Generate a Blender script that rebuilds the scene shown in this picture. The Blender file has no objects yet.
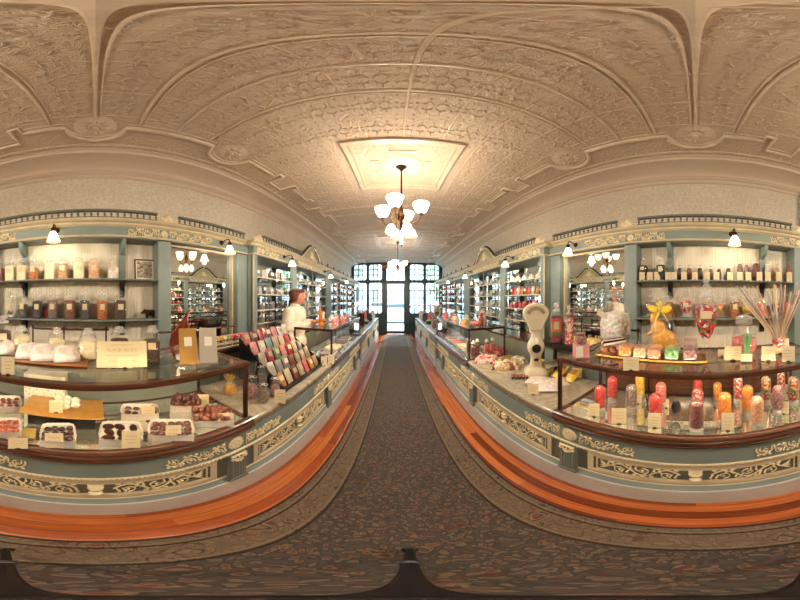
import bpy, bmesh, math, random
from math import sin, cos, tan, pi, radians, atan2, sqrt
from mathutils import Vector, Matrix, Euler
random.seed(7)
scene = bpy.context.scene
COL = scene.collection

# ------------------------------------------------------------------ measuring helpers
CX, CZ, VPX, DEG = -0.06, 1.5, 395.5, 0.3       # camera x / height, direction of the aisle
def phi(px): return radians((px - VPX) * DEG)
def th(py): return radians((300 - py) * DEG)
def P(px, py, z):
    r = (z - CZ) / tan(th(py)); a = phi(px)
    return CX + r * sin(a), r * cos(a)
def PX(px, x):
    a = phi(px); r = (x - CX) / sin(a)
    return r * cos(a)
def rad(x, y): return sqrt((x - CX) ** 2 + y * y)
def ztop(x, y, py): return CZ + rad(x, y) * tan(th(py))
def wid(x, y, n): return rad(x, y) * radians(DEG) * n
def face(x, y): return atan2(CX - x, y)           # turn local -Y towards the middle of the shop

# ------------------------------------------------------------------ materials
def c(r, g, b): return tuple(((v / 255) / 12.92 if v / 255 <= .04045 else ((v / 255 + .055) / 1.055) ** 2.4) for v in (r, g, b)) + (1,)
class NT:
    def __init__(s, name):
        s.m = bpy.data.materials.new(name); s.m.use_nodes = True
        s.t = s.m.node_tree; s.t.nodes.clear()
        s.out = s.t.nodes.new('ShaderNodeOutputMaterial')
    def n(s, kind, **kw):
        nd = s.t.nodes.new('ShaderNode' + kind)
        for k, v in kw.items():
            if k in nd.inputs: nd.inputs[k].default_value = v
            else: setattr(nd, k, v)
        return nd
    def l(s, a, b): s.t.links.new(a, b)
    def val(s, nd, i, v):
        if hasattr(v, 'is_output'): s.l(v, nd.inputs[i])
        else: nd.inputs[i].default_value = v
    def math(s, op, a, b=0.0, cc=None):
        nd = s.n('Math', operation=op); s.val(nd, 0, a); s.val(nd, 1, b)
        if cc is not None: s.val(nd, 2, cc)
        return nd.outputs[0]
    def mix(s, f, a, b):
        nd = s.n('Mix', data_type='RGBA'); s.val(nd, 0, f); s.val(nd, 6, a); s.val(nd, 7, b); return nd.outputs[2]
    def ramp(s, f, stops, interp='LINEAR'):
        nd = s.n('ValToRGB'); r = nd.color_ramp; r.interpolation = interp
        while len(r.elements) < len(stops): r.elements.new(.5)
        for e, (p, col) in zip(r.elements, stops): e.position = p; e.color = col
        s.val(nd, 0, f); return nd.outputs[0]
    def coords(s, scale=(1, 1, 1), kind='Object'):
        tc = s.n('TexCoord'); mp = s.n('Mapping'); mp.inputs['Scale'].default_value = scale
        s.l(tc.outputs[kind], mp.inputs[0]); return mp.outputs[0]
    def bsdf(s, col, rough=.5, metal=0, spec=.5, bump=None, bs=.3, bd=.01, **kw):
        b = s.n('BsdfPrincipled')
        s.val(b, 'Base Color', col); s.val(b, 'Roughness', rough); b.inputs['Metallic'].default_value = metal
        b.inputs['Specular IOR Level'].default_value = spec
        for k, v in kw.items(): b.inputs[k.replace('_', ' ')].default_value = v
        if bump is not None:
            bn = s.n('Bump'); bn.inputs['Strength'].default_value = bs; bn.inputs['Distance'].default_value = bd
            s.l(bump, bn.inputs['Height']); s.l(bn.outputs[0], b.inputs['Normal'])
        s.l(b.outputs[0], s.out.inputs[0]); return b
MC = {}
def paint(name, col, rough=.5, metal=0, var=.12, scale=6, spec=.5, bs=.05, **kw):
    if name in MC: return MC[name]
    t = NT(name); co = t.coords((scale,) * 3)
    nz = t.n('TexNoise', Scale=1.0, Detail=4.0); t.l(co, nz.inputs['Vector'])
    dark = tuple(v * (1 - var) for v in col[:3]) + (1,); light = tuple(min(1, v * (1 + var)) for v in col[:3]) + (1,)
    t.bsdf(t.ramp(nz.outputs[0], [(.3, dark), (.7, light)]), rough, metal, spec, bump=nz.outputs[0], bs=bs, bd=.002, **kw)
    MC[name] = t.m; return t.m
def wood(name, a, b, rough=.3, sc=(40, 3, 40), coat=.3):
    if name in MC: return MC[name]
    t = NT(name); co = t.coords(sc)
    nz = t.n('TexNoise', Scale=1.0, Detail=6.0, Distortion=.6); t.l(co, nz.inputs['Vector'])
    t.bsdf(t.ramp(nz.outputs[0], [(.3, a), (.7, b)]), rough, bump=nz.outputs[0], bs=.08, bd=.002, Coat_Weight=coat, Coat_Roughness=.1)
    MC[name] = t.m; return t.m
def candy(name, cols, scale=70, rough=.3, bs=.9):
    """pieces heaped together: every cell takes one colour of the palette"""
    if name in MC: return MC[name]
    t = NT(name); co = t.coords((scale,) * 3)
    v = t.n('TexVoronoi', Scale=1.0); t.l(co, v.inputs['Vector'])
    sep = t.n('SeparateColor'); t.l(v.outputs['Color'], sep.inputs[0])
    n = len(cols)
    colr = t.ramp(sep.outputs[0], [(i / n, k) for i, k in enumerate(cols)], 'CONSTANT')
    inv = t.math('SUBTRACT', 1.0, v.outputs['Distance'])
    t.bsdf(colr, rough, bump=inv, bs=bs, bd=.5 / scale)
    MC[name] = t.m; return t.m
def thin_glass(name, tint=(1, 1, 1, 1), refl=1.0, rough=0.02, frost=0.0):
    if name in MC: return MC[name]
    t = NT(name)
    tr = t.n('BsdfTransparent', Color=tint); gl = t.n('BsdfGlossy', Color=(1, 1, 1, 1), Roughness=rough)
    fr = t.n('Fresnel', IOR=1.45); gm = t.n('NewGeometry'); f = t.math('MINIMUM', t.math('MULTIPLY', fr.outputs[0], t.math('MULTIPLY', t.math('SUBTRACT', 1.0, gm.outputs['Backfacing']), refl)), 1.0)
    mx = t.n('MixShader'); t.l(f, mx.inputs[0]); t.l(tr.outputs[0], mx.inputs[1]); t.l(gl.outputs[0], mx.inputs[2])
    last = mx
    if frost:
        df = t.n('BsdfDiffuse', Color=(.9, .88, .84, 1)); m2 = t.n('MixShader'); m2.inputs[0].default_value = frost
        t.l(mx.outputs[0], m2.inputs[1]); t.l(df.outputs[0], m2.inputs[2]); last = m2
    t.l(last.outputs[0], t.out.inputs[0]); MC[name] = t.m; return t.m
def glow(name, col, strength):
    if name in MC: return MC[name]
    t = NT(name)
    e = t.n('Emission', Color=col, Strength=strength); d = t.n('BsdfTranslucent', Color=(.9, .85, .75, 1))
    a = t.n('AddShader'); t.l(e.outputs[0], a.inputs[0]); t.l(d.outputs[0], a.inputs[1]); t.l(a.outputs[0], t.out.inputs[0])
    MC[name] = t.m; return t.m

TEAL = paint('teal paint', c(126, 138, 132), .45, scale=3)
TEALD = paint('slate teal panel paint', c(106, 110, 100), .5, scale=3)
CREAM = paint('cream paint', c(204, 188, 154), .45, scale=8)
GILT = paint('cream gilt ornament', c(226, 208, 166), .35, scale=20, spec=.6)
PLINTH = paint('pale grey plinth paint', c(190, 186, 180), .5, scale=3)
BOARD = paint('beadboard cream paint', c(224, 214, 192), .55, scale=2, var=.05)
DKTEAL = paint('dark teal shopfront paint', c(44, 62, 68), .35)
DWOOD = wood('dark mahogany', c(34, 12, 9), c(60, 24, 16))
RWOOD = wood('varnished brown rail wood', c(62, 33, 20), c(96, 54, 34), rough=.22)
BLACK = paint('black enamel', c(22, 20, 22), .35)
BRONZE = paint('dark bronze', c(62, 36, 24), .35, metal=.8)
BRASS = paint('aged brass', c(150, 104, 50), .3, metal=.9)
WHITE = paint('white paper', c(238, 230, 214), .7, var=.03)
CARD = paint('cream card', c(218, 200, 162), .7, var=.04)
INK = paint('brown ink', c(164, 138, 106), .8)
GLASS = thin_glass('clear thin glass', (.99, .995, .99, 1), 1.3)
JGLASS = thin_glass('jar glass', (.99, .99, .985, 1), 1.7, .03, .02)
LGLASS = thin_glass('lid glass painted highlight', (.99, .99, .985, 1), 2.5, .05, .22)  # white diffuse share puts the clear lids' bright highlights into the colour
FILM = thin_glass('cellophane film', (.96, .96, .95, 1), 1.8, .12, .05)
PANE = thin_glass('window glass', (.92, .97, .98, 1), .8)
GOLD = paint('gold board', c(164, 124, 60), .35, metal=.25, scale=30)
SILV = paint('silver board', c(190, 184, 172), .3, metal=.4, scale=30)
SKIN = paint('skin', c(196, 132, 104), .5)
HAIR = paint('reddish brown hair', c(92, 44, 30), .6, scale=60, var=.4)
CHOC = paint('dark chocolate', c(46, 22, 16), .3, scale=80, var=.3)
MILK = paint('milk chocolate clusters', c(84, 46, 32), .35, scale=90, var=.35, bs=.8)
DOILY = paint('white paper lace', c(228, 220, 208), .7, scale=120, bs=.6)
def mirror_mat():
    t = NT('mirror silver'); g = t.n('BsdfGlossy', Color=(.86, .9, .88, 1), Roughness=.015); t.l(g.outputs[0], t.out.inputs[0]); return t.m
MIRROR = mirror_mat()
def stripes(name, a, b, s=60):
    t = NT(name); co = t.coords(); w = t.n('TexWave', Scale=float(s), Distortion=.5, bands_direction='DIAGONAL'); t.l(co, w.inputs['Vector'])
    t.bsdf(t.ramp(w.outputs[0], [(.35, a), (.65, b)]), .35); return t.m
def marble():
    t = NT('veined marble'); co = t.coords((3, 3, 3))
    n = t.n('TexNoise', Scale=1.2, Detail=9.0, Distortion=2.2); t.l(co, n.inputs['Vector'])
    t.bsdf(t.ramp(n.outputs[0], [(.3, c(120, 112, 98)), (.5, c(176, 164, 140)), (.56, c(150, 138, 118)), (.75, c(190, 176, 150))]), .18); return t.m
MARBLE = marble()
def floor_mat():
    t = NT('orange heart pine boards'); tc = t.n('TexCoord'); sp = t.n('SeparateXYZ'); t.l(tc.outputs['Object'], sp.inputs[0])
    row = t.math('FLOOR', t.math('DIVIDE', sp.outputs[0], .062))
    wn = t.n('TexWhiteNoise', noise_dimensions='1D'); t.l(row, wn.inputs['W'])
    seg = t.math('FLOOR', t.math('ADD', t.math('DIVIDE', sp.outputs[1], 2.1), t.math('MULTIPLY', wn.outputs[0], 9.0)))
    wn2 = t.n('TexWhiteNoise', noise_dimensions='2D'); cb = t.n('CombineXYZ'); t.l(row, cb.inputs[0]); t.l(seg, cb.inputs[1]); t.l(cb.outputs[0], wn2.inputs['Vector'])
    mp = t.n('Mapping'); mp.inputs['Scale'].default_value = (60, 3, 1); t.l(tc.outputs['Object'], mp.inputs[0])
    nz = t.n('TexNoise', Scale=1.0, Detail=6.0, Distortion=1.0); t.l(mp.outputs[0], nz.inputs['Vector'])
    f = t.math('ADD', t.math('MULTIPLY', wn2.outputs[0], .5), t.math('MULTIPLY', nz.outputs[0], .5))
    col = t.ramp(f, [(.2, c(100, 44, 20)), (.5, c(152, 72, 32)), (.8, c(196, 112, 54))])
    fx = t.math('FRACT', t.math('DIVIDE', sp.outputs[0], .062))
    gap = t.math('LESS_THAN', fx, .035)
    t.bsdf(t.mix(gap, col, c(72, 28, 12)), .24, spec=.5, bump=nz.outputs[0], bs=.06, bd=.002, Coat_Weight=.35, Coat_Roughness=.14); return t.m
def rug_mat():
    t = NT('persian rug weave'); tc = t.n('TexCoord'); sp = t.n('SeparateXYZ'); t.l(tc.outputs['Object'], sp.inputs[0])
    ax = t.math('ABSOLUTE', sp.outputs[0])
    ds = t.n('TexNoise', Scale=9.0, Detail=2.0); t.l(tc.outputs['Object'], ds.inputs['Vector'])
    vm = t.n('VectorMath', operation='MULTIPLY_ADD'); t.l(ds.outputs['Color'], vm.inputs[0]); vm.inputs[1].default_value = (.12, .12, 0); t.l(tc.outputs['Object'], vm.inputs[2])
    v = t.n('TexVoronoi', Scale=13.0, feature='F1'); t.l(vm.outputs[0], v.inputs['Vector'])
    sc = t.n('SeparateColor'); t.l(v.outputs['Color'], sc.inputs[0])
    motif = t.ramp(v.outputs['Distance'], [(0, c(150, 62, 46)), (.16, c(150, 62, 46)), (.18, c(170, 140, 110)), (.24, c(62, 34, 32)), (.27, c(90, 84, 82)), (.42, c(98, 90, 86)), (.45, c(134, 74, 56)), (.5, c(98, 90, 86)), (1, c(84, 78, 76))], 'CONSTANT')
    v2 = t.n('TexVoronoi', Scale=38.0); t.l(vm.outputs[0], v2.inputs['Vector'])
    small = t.ramp(v2.outputs['Distance'], [(0, c(176, 84, 60)), (.22, c(190, 166, 138)), (.40, c(84, 80, 78)), (.62, c(120, 112, 104))], 'CONSTANT')
    field = t.mix(.48, motif, small)
    v3 = t.n('TexVoronoi', Scale=9.0); t.l(vm.outputs[0], v3.inputs['Vector'])
    bord = t.ramp(v3.outputs['Distance'], [(0, c(168, 66, 44)), (.15, c(196, 168, 132)), (.24, c(110, 74, 60)), (.3, c(178, 152, 120)), (.48, c(150, 100, 74)), (.53, c(176, 150, 118))], 'CONSTANT')
    bord = t.mix(.4, bord, small)
    col = t.mix(t.math('GREATER_THAN', ax, .335), field, bord)
    for a, b, k in ((.328, .342, c(60, 46, 42)), (.348, .356, c(186, 160, 126)), (.468, .478, c(66, 44, 38)), (.485, .492, c(184, 158, 126)), (.52, .6, c(74, 50, 42))):
        s_ = t.math('MULTIPLY', t.math('GREATER_THAN', ax, a), t.math('LESS_THAN', ax, b)); col = t.mix(s_, col, k)
    fz = t.n('TexNoise', Scale=260.0, Detail=2.0); t.l(tc.outputs['Object'], fz.inputs['Vector'])
    col = t.mix(.3, col, t.mix(fz.outputs[0], c(8, 6, 6), c(120, 106, 94)))
    col = t.mix(.56, col, (0, 0, 0, 1))
    t.bsdf(col, .95, spec=.1, bump=fz.outputs[0], bs=.5, bd=.004, Sheen_Weight=.15); return t.m
def tin_mat(name='pressed tin ceiling', col=c(204, 184, 162), rough=.27, dist=.05):
    """pressed tin: heavy leafy relief in a 0.6 m grid, one paint colour, all the drawing is relief"""
    t = NT(name); tc = t.n('TexCoord'); sp = t.n('SeparateXYZ'); t.l(tc.outputs['Object'], sp.inputs[0])
    ds = t.n('TexNoise', Scale=5.0, Detail=1.0); t.l(tc.outputs['Object'], ds.inputs['Vector'])
    vm = t.n('VectorMath', operation='MULTIPLY_ADD'); t.l(ds.outputs['Color'], vm.inputs[0]); vm.inputs[1].default_value = (.25, .25, 0); t.l(tc.outputs['Object'], vm.inputs[2])
    v = t.n('TexVoronoi', Scale=24.0, feature='SMOOTH_F1'); t.l(vm.outputs[0], v.inputs['Vector'])
    n = t.n('TexNoise', Scale=30.0, Detail=2.0, Distortion=4.0); t.l(tc.outputs['Object'], n.inputs['Vector'])
    fx = t.math('SUBTRACT', t.math('FRACT', t.math('DIVIDE', sp.outputs[0], .305)), .5)
    fy = t.math('SUBTRACT', t.math('FRACT', t.math('DIVIDE', sp.outputs[1], .29)), .5)
    rr = t.math('SQRT', t.math('ADD', t.math('MULTIPLY', fx, fx), t.math('MULTIPLY', fy, fy)))
    an = t.math('ARCTAN2', fy, fx)
    pet = t.math('MULTIPLY', t.math('SINE', t.math('MULTIPLY', an, 8.0)), .35)
    ring = t.math('SINE', t.math('ADD', t.math('MULTIPLY', rr, 34.0), pet))
    h = t.math('ADD', t.math('MULTIPLY', v.outputs[0], 1.1), t.math('ADD', t.math('MULTIPLY', n.outputs[0], 1.1), t.math('MULTIPLY', ring, .12)))
    t.bsdf(col, rough, spec=.5, bump=h, bs=.5, bd=dist * .5); return t.m
def wallpaper():
    t = NT('embossed wallpaper'); co = t.coords((1, 1, 1))
    v = t.n('TexVoronoi', Scale=36.0, Randomness=.8, feature='SMOOTH_F1'); t.l(co, v.inputs['Vector'])
    n = t.n('TexNoise', Scale=3.0, Detail=3.0); t.l(co, n.inputs['Vector'])
    base = t.ramp(n.outputs[0], [(.3, c(206, 196, 178)), (.7, c(216, 206, 190))])
    col = t.mix(t.ramp(v.outputs[0], [(.2, (.6, .6, .6, 1)), (.6, (0, 0, 0, 1))]), base, c(186, 170, 146))
    t.bsdf(col, .6, bump=v.outputs[0], bs=.4, bd=.006); return t.m

# ------------------------------------------------------------------ mesh builder
class MB:
    def __init__(s): s.v = []; s.f = []; s.mi = []; s.cur = 0
    def add(s, vs, fs, M=None):
        o = len(s.v)
        s.v += [tuple(M @ Vector(v)) if M else tuple(v) for v in vs]
        s.f += [tuple(i + o for i in f) for f in fs]; s.mi += [s.cur] * len(fs)
        return s
    def use(s, i): s.cur = i; return s
    def box(s, x0, x1, y0, y1, z0, z1, M=None):
        if x0 > x1: x0, x1 = x1, x0
        if y0 > y1: y0, y1 = y1, y0
        vs = [(x, y, z) for z in (z0, z1) for y in (y0, y1) for x in (x0, x1)]
        return s.add(vs, [(0, 2, 3, 1), (4, 5, 7, 6), (0, 1, 5, 4), (2, 6, 7, 3), (0, 4, 6, 2), (1, 3, 7, 5)], M)
    def cbox(s, cx, cy, cz, sx, sy, sz, M=None): return s.box(cx - sx / 2, cx + sx / 2, cy - sy / 2, cy + sy / 2, cz - sz / 2, cz + sz / 2, M)
    def lathe(s, prof, seg=20, M=None, cap=True, sx=1, sy=1):
        vs = []; fs = []
        for (r, z) in prof:
            for k in range(seg): a = 2 * pi * k / seg; vs.append((r * cos(a) * sx, r * sin(a) * sy, z))
        for i in range(len(prof) - 1):
            for k in range(seg):
                k2 = (k + 1) % seg; fs.append((i * seg + k, i * seg + k2, (i + 1) * seg + k2, (i + 1) * seg + k))
        if cap:
            if prof[0][0] > 1e-4: fs.append(tuple(range(seg))[::-1])
            if prof[-1][0] > 1e-4: fs.append(tuple((len(prof) - 1) * seg + k for k in range(seg)))
        return s.add(vs, fs, M)
    def ell(s, cc, r, seg=14, rings=9, M=None):
        if not hasattr(r, '__len__'): r = (r, r, r)
        prof = [(max(1e-5, sin(pi * i / rings)), -cos(pi * i / rings)) for i in range(rings + 1)]
        T = Matrix.Translation(cc) @ (M or Matrix()) @ Matrix.Diagonal((r[0], r[1], r[2], 1))
        return s.lathe(prof, seg, T, cap=False)
    def tube(s, pts, r, seg=6, caps=True, flat=1.0, up=Vector((0, 0, 1))):
        pts = [Vector(p) for p in pts]; n = len(pts); vs = []; fs = []
        rs = r if hasattr(r, '__len__') else [r] * n
        prev = None
        for i, p in enumerate(pts):
            d = (pts[min(i + 1, n - 1)] - pts[max(i - 1, 0)])
            d = d.normalized() if d.length > 1e-9 else Vector((0, 0, 1))
            ref = prev if prev is not None else (up if abs(d.dot(up)) < .95 else Vector((1, 0, 0)))
            a = d.cross(ref)
            if a.length < 1e-6: a = d.cross(Vector((.3, 1, .2)))
            a.normalize(); b = a.cross(d).normalized(); prev = b
            for k in range(seg):
                t = 2 * pi * k / seg; q = p + a * cos(t) * rs[i] + b * sin(t) * rs[i] * flat; vs.append(tuple(q))
        for i in range(n - 1):
            for k in range(seg):
                k2 = (k + 1) % seg; fs.append((i * seg + k, i * seg + k2, (i + 1) * seg + k2, (i + 1) * seg + k))
        if caps: fs.append(tuple(range(seg))[::-1]); fs.append(tuple((n - 1) * seg + k for k in range(seg)))
        return s.add(vs, fs)
    def cap(s, a, b, ra, rb, seg=12):
        a = Vector(a); b = Vector(b); s.tube([a, b], [ra, rb], seg); s.ell(a, ra, seg, 8); s.ell(b, rb, seg, 8); return s
    def prof(s, pts, y0, y1, sx=1):
        """polygon of (x,z) swept along y"""
        n = len(pts); vs = [(sx * x, y, z) for y in (y0, y1) for x, z in pts]
        fs = [tuple(range(n)), tuple(range(n, 2 * n))[::-1]] + [(i, (i + 1) % n, n + (i + 1) % n, n + i) for i in range(n)]
        return s.add(vs, fs)
    def poly(s, pts, fn, w0, w1):
        """polygon in (u,v), thickness w0..w1, fn maps (u,v,w) to space"""
        n = len(pts); vs = [fn(u, v, w) for w in (w0, w1) for u, v in pts]
        fs = [tuple(range(n))[::-1], tuple(range(n, 2 * n))] + [(i, (i + 1) % n, n + (i + 1) % n, n + i) for i in range(n)]
        return s.add(vs, fs)
    def build(s, name, mats, parent=None, loc=None, rz=None, bevel=0, smooth=True, ang=40):
        me = bpy.data.meshes.new(name); me.from_pydata(s.v, [], s.f); me.validate()
        if not isinstance(mats, (list, tuple)): mats = [mats]
        for m in mats: me.materials.append(m)
        bm = bmesh.new(); bm.from_mesh(me)
        for f, mi in zip(bm.faces, s.mi): f.material_index = mi
        bmesh.ops.recalc_face_normals(bm, faces=bm.faces); bm.to_mesh(me); bm.free()
        if smooth:
            for p in me.polygons: p.use_smooth = True
            me.set_sharp_from_angle(angle=radians(ang))
        o = bpy.data.objects.new(name, me); COL.objects.link(o)
        if parent: o.parent = parent
        if loc: o.location = loc
        if rz is not None: o.rotation_euler = (0, 0, rz)
        if bevel:
            b = o.modifiers.new('bevel', 'BEVEL'); b.width = bevel; b.segments = 2; b.limit_method = 'ANGLE'
        return o
LABELS = {}
def tag(o, label, cat, group=None):
    o['label'] = label; o['category'] = cat
    if group: o['group'] = group
    w = len(label.split())
    if not 4 <= w <= 16: print('LABEL LENGTH', w, label)
    if label in LABELS and not (group and LABELS[label] == group): print('DUP LABEL', label)
    LABELS[label] = group
    return o
def T(name, label, cat, loc=(0, 0, 0), rz=0, group=None):
    o = bpy.data.objects.new(name, None); COL.objects.link(o); o.empty_display_size = .05
    o.location = loc; o.rotation_euler = (0, 0, rz); return tag(o, label, cat, group)
def struct(o): o['kind'] = 'structure'; return o
def copy_tree(o, loc=None, rz=None, label=None, parent=None):
    d = o.copy(); COL.objects.link(d)
    if parent: d.parent = parent
    if loc: d.location = loc
    if rz is not None: d.rotation_euler = (0, 0, rz)
    if label:
        d['label'] = label
        LABELS[label] = d.get('group')
    for ch in list(o.children): copy_tree(ch, parent=d)
    return d
def child_copy(o, loc, parent):
    d = o.copy(); COL.objects.link(d); d.parent = parent; d.location = loc; return d
ORD = ['first', 'second', 'third', 'fourth', 'fifth', 'sixth', 'seventh', 'eighth', 'ninth', 'tenth', 'eleventh', 'twelfth', 'thirteenth', 'fourteenth', 'fifteenth', 'sixteenth']

# ------------------------------------------------------------------ ornament helpers (u along, v up, w out)
def spiral(mb, fn, u, v, R, turns, start, sgn, w, r0):
    pts = []; rs = []
    n = 15
    for i in range(n + 1):
        t = i / n; a = start + sgn * t * turns * 2 * pi; rr = R * (1 - .86 * t)
        pts.append(fn(u + rr * cos(a), v + rr * sin(a), w)); rs.append(r0 * (1 - .6 * t))
    mb.tube(pts, rs, 5, flat=.8)
    mb.ell(fn(u, v, w), r0 * 1.5, 8, 5)
def vine(mb, fn, u0, u1, v, h, w, r0=.006, n=None):
    """a scrolling vine between u0 and u1, overall height h"""
    L = u1 - u0; n = n or max(2, round(abs(L) / (h * .95))); st = L / n
    pts = []; rs = []
    for i in range(n * 8 + 1):
        t = i / (n * 8); pts.append(fn(u0 + L * t, v + h * .36 * sin(t * n * pi) * (1 if L > 0 else 1), w)); rs.append(r0)
    mb.tube(pts, rs, 5, flat=.8)
    for k in range(n):
        for q in (-.42, -.2, .2, .42): mb.tube([fn(u0 + st * (k + .5 + q), v, w), fn(u0 + st * (k + .5 + q) + h * .10, v + (h * .22 if q > 0 else -h * .22), w + r0), fn(u0 + st * (k + .5 + q) + h * .06, v + (h * .46 if q > 0 else -h * .46), w)], [r0 * .8, r0 * 1.3, r0 * .4], 5)
        up = 1 if k % 2 == 0 else -1; uc = u0 + st * (k + .5)
        spiral(mb, fn, uc, v - up * h * .08, h * .27, 1.3, -pi / 2 * up, 1 if st > 0 else -1, w + r0 * .4, r0 * .9)
        for q in (-.36, 0, .36):
            a = fn(uc + st * q, v + up * h * .40, w)
            mb.ell(a, (r0 * 1.5, r0 * 2.4, r0 * 2.0), 7, 5)
def leaf_fan(mb, fn, u, v, R, w, n=7, spread=pi * .95, t=.012):
    for k in range(n):
        a = pi / 2 + (k / (n - 1) - .5) * spread; L = R * (1 - .35 * abs(k / (n - 1) - .5) * 2)
        pts = [fn(u + cos(a) * L * q, v + sin(a) * L * q + .1 * R * sin(q * pi), w + t * sin(q * pi)) for q in (0, .25, .5, .75, 1)]
        mb.tube(pts, [t * .5, t * 1.0, t * 1.25, t * .95, t * .4], 6)
    mb.ell(fn(u, v + R * .1, w + t), (t * 1.8, t * 1.8, t * 1.8), 9, 6)
# ------------------------------------------------------------------ the room
HW, HC, YB, YF = 2.01, 3.15, -3.6, 8.3
TIN = tin_mat(); TINB = tin_mat('pressed tin border', c(202, 184, 164), .38, .008); PAPER = wallpaper()
SMOOTHTIN = paint('painted tin moulding', c(212, 194, 172), .27, scale=10)
def slab(name, x0, x1, y0, y1, z0, z1, m): return struct(MB().box(x0, x1, y0, y1, z0, z1).build(name, m))
slab('floor', -2.2, 2.2, YB - .1, YF + .12, -.1, 0, floor_mat())
slab('wall_left', -HW - .12, -HW, YB, YF, 0, HC + .05, PAPER)
slab('wall_right', HW, HW + .12, YB, YF, 0, HC + .05, PAPER)
slab('wall_back', -HW - .12, HW + .12, YB - .12, YB, 0, HC + .05, PAPER)
ceil = struct(MB().box(-HW - .12, HW + .12, YB - .12, YF + .12, HC, HC + .1).build('ceiling', TIN))
tn = [0]
def trim(mb, m, **k):
    tn[0] += 1; return struct(mb.build('trim_%d' % tn[0], m, **k))
for s in (-1, 1):                                   # cove between wall and ceiling
    pts = [(HW, HC)]
    pts += [(1.66, HC), (1.66, HC - .022), (1.69, HC - .03)]
    for i in range(9):
        a = i / 8 * pi / 2; pts.append((1.70 + .24 * sin(a), HC - .03 - .02 - .08 * (1 - cos(a))))
    pts += [(1.955, HC - .135), (1.955, HC - .15), (1.985, HC - .165), (1.99, HC - .2), (HW, HC - .21)]
    trim(MB().prof(pts, YB, YF, s), TINB)
    # border band moulding stepping around medallions
    path = []
    y = YB + .05
    def arc(yc): return [(1.35 + .2 * sin(pi * t / 10), yc - .21 * cos(pi * t / 10)) for t in range(11)]
    jogs = sorted([(0, 'c'), (1.12, 'c'), (4.25, 'c'), (5.4, 'c'), (-.72, 'r'), (1.95, 'r'), (2.75, 'r'), (3.55, 'i'), (4.82, 'r'), (6.2, 'i'), (7.2, 'r'), (-1.9, 'c')])
    path.append((1.35, y))
    for yc, k in jogs:
        if k == 'c': path += arc(yc)
        elif k == 'r': path += [(1.35, yc - .2), (1.27, yc - .2), (1.27, yc - .13), (1.49, yc - .13), (1.49, yc + .13), (1.27, yc + .13), (1.27, yc + .2), (1.35, yc + .2)]
        else: path += [(1.35, yc - .3), (1.24, yc - .3), (1.24, yc + .3), (1.35, yc + .3)]
    path.append((1.35, YF - .05))
    mb = MB(); mb.tube([(s * x, y_, HC - .004) for x, y_ in path], .026, 8, flat=.75)
    mb.tube([(s * (x - .05), y_, HC) for x, y_ in path], .009, 6)
    mb.prof([(1.60, HC - .012), (1.60, HC), (1.63, HC), (1.63, HC - .012)], YB, YF, s)
    trim(mb, SMOOTHTIN, ang=60)
    mb = MB()                                      # rosettes inside the rounds
    for yc, k in jogs:
        if k != 'c': continue
        M_ = Matrix.Translation((s * 1.36, yc, HC))
        mb.lathe([(.0001, -.03), (.022, -.026), (.03, -.012), (.045, -.018), (.06, -.006), (.1, -.014), (.125, -.004), (.15, -.001), (.15, 0)], 24, M_, cap=False)
        for q in range(12):
            a = q * pi / 6; mb.ell((s * 1.36 + .085 * cos(a), yc + .085 * sin(a), HC - .008), (.03, .013, .012), 8, 5, Matrix.Rotation(a, 4, 'Z'))
    trim(mb, SMOOTHTIN)
# ribs of the ceiling panels
mb = MB()
RP = [(-.010, 0), (-.007, -.009), (0, -.012), (.007, -.009), (.010, 0)]
for yy in [-2.6, -2.0, -1.4, -.87, -.3, .0, .29, .57, .84, 3.05, 3.35, 3.95, 4.25, 6.3, 6.6, 7.2, 7.5]:
    mb.add([(x, yy + a, HC + b) for x in (-1.29, 1.29) for a, b in RP], [(i, i + 1, 5 + i + 1, 5 + i) for i in range(4)])
    if yy not in (.57, 3.35, 6.6): mb.add([(x, yy + .03 + a * .5, HC + b * .6) for x in (-1.29, 1.29) for a, b in RP], [(i, i + 1, 5 + i + 1, 5 + i) for i in range(4)])
for xx, ya, yb in [(0, YB, 1.42), (0, 2.5, 4.66), (0, 5.75, YF), (-.305, YB, 1.42), (.305, YB, 1.42), (-.61, YB, YF), (.61, YB, YF), (-.92, YB, YF), (.92, YB, YF), (-1.2, YB, YF), (1.2, YB, YF), (-.305, 2.5, 4.66), (.305, 2.5, 4.66)]:
    mb.add([(xx + a * (1 if xx == 0 else .5), y_, HC + b * (1 if xx == 0 else .45)) for y_ in (ya, yb) for a, b in RP], [(i, i + 1, 5 + i + 1, 5 + i) for i in range(4)])
for k in range(0):                                 # cross bars of the side panels
    yy = -2.3 + k * 1.12
    for s in (-1, 1):
        if 1.3 < yy < 2.6: continue
        mb.add([(s * x, yy + a, HC + b * .8) for x in (.61, 1.2) for a, b in RP], [(i, i + 1, 5 + i + 1, 5 + i) for i in range(4)])
trim(mb, SMOOTHTIN)
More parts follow.
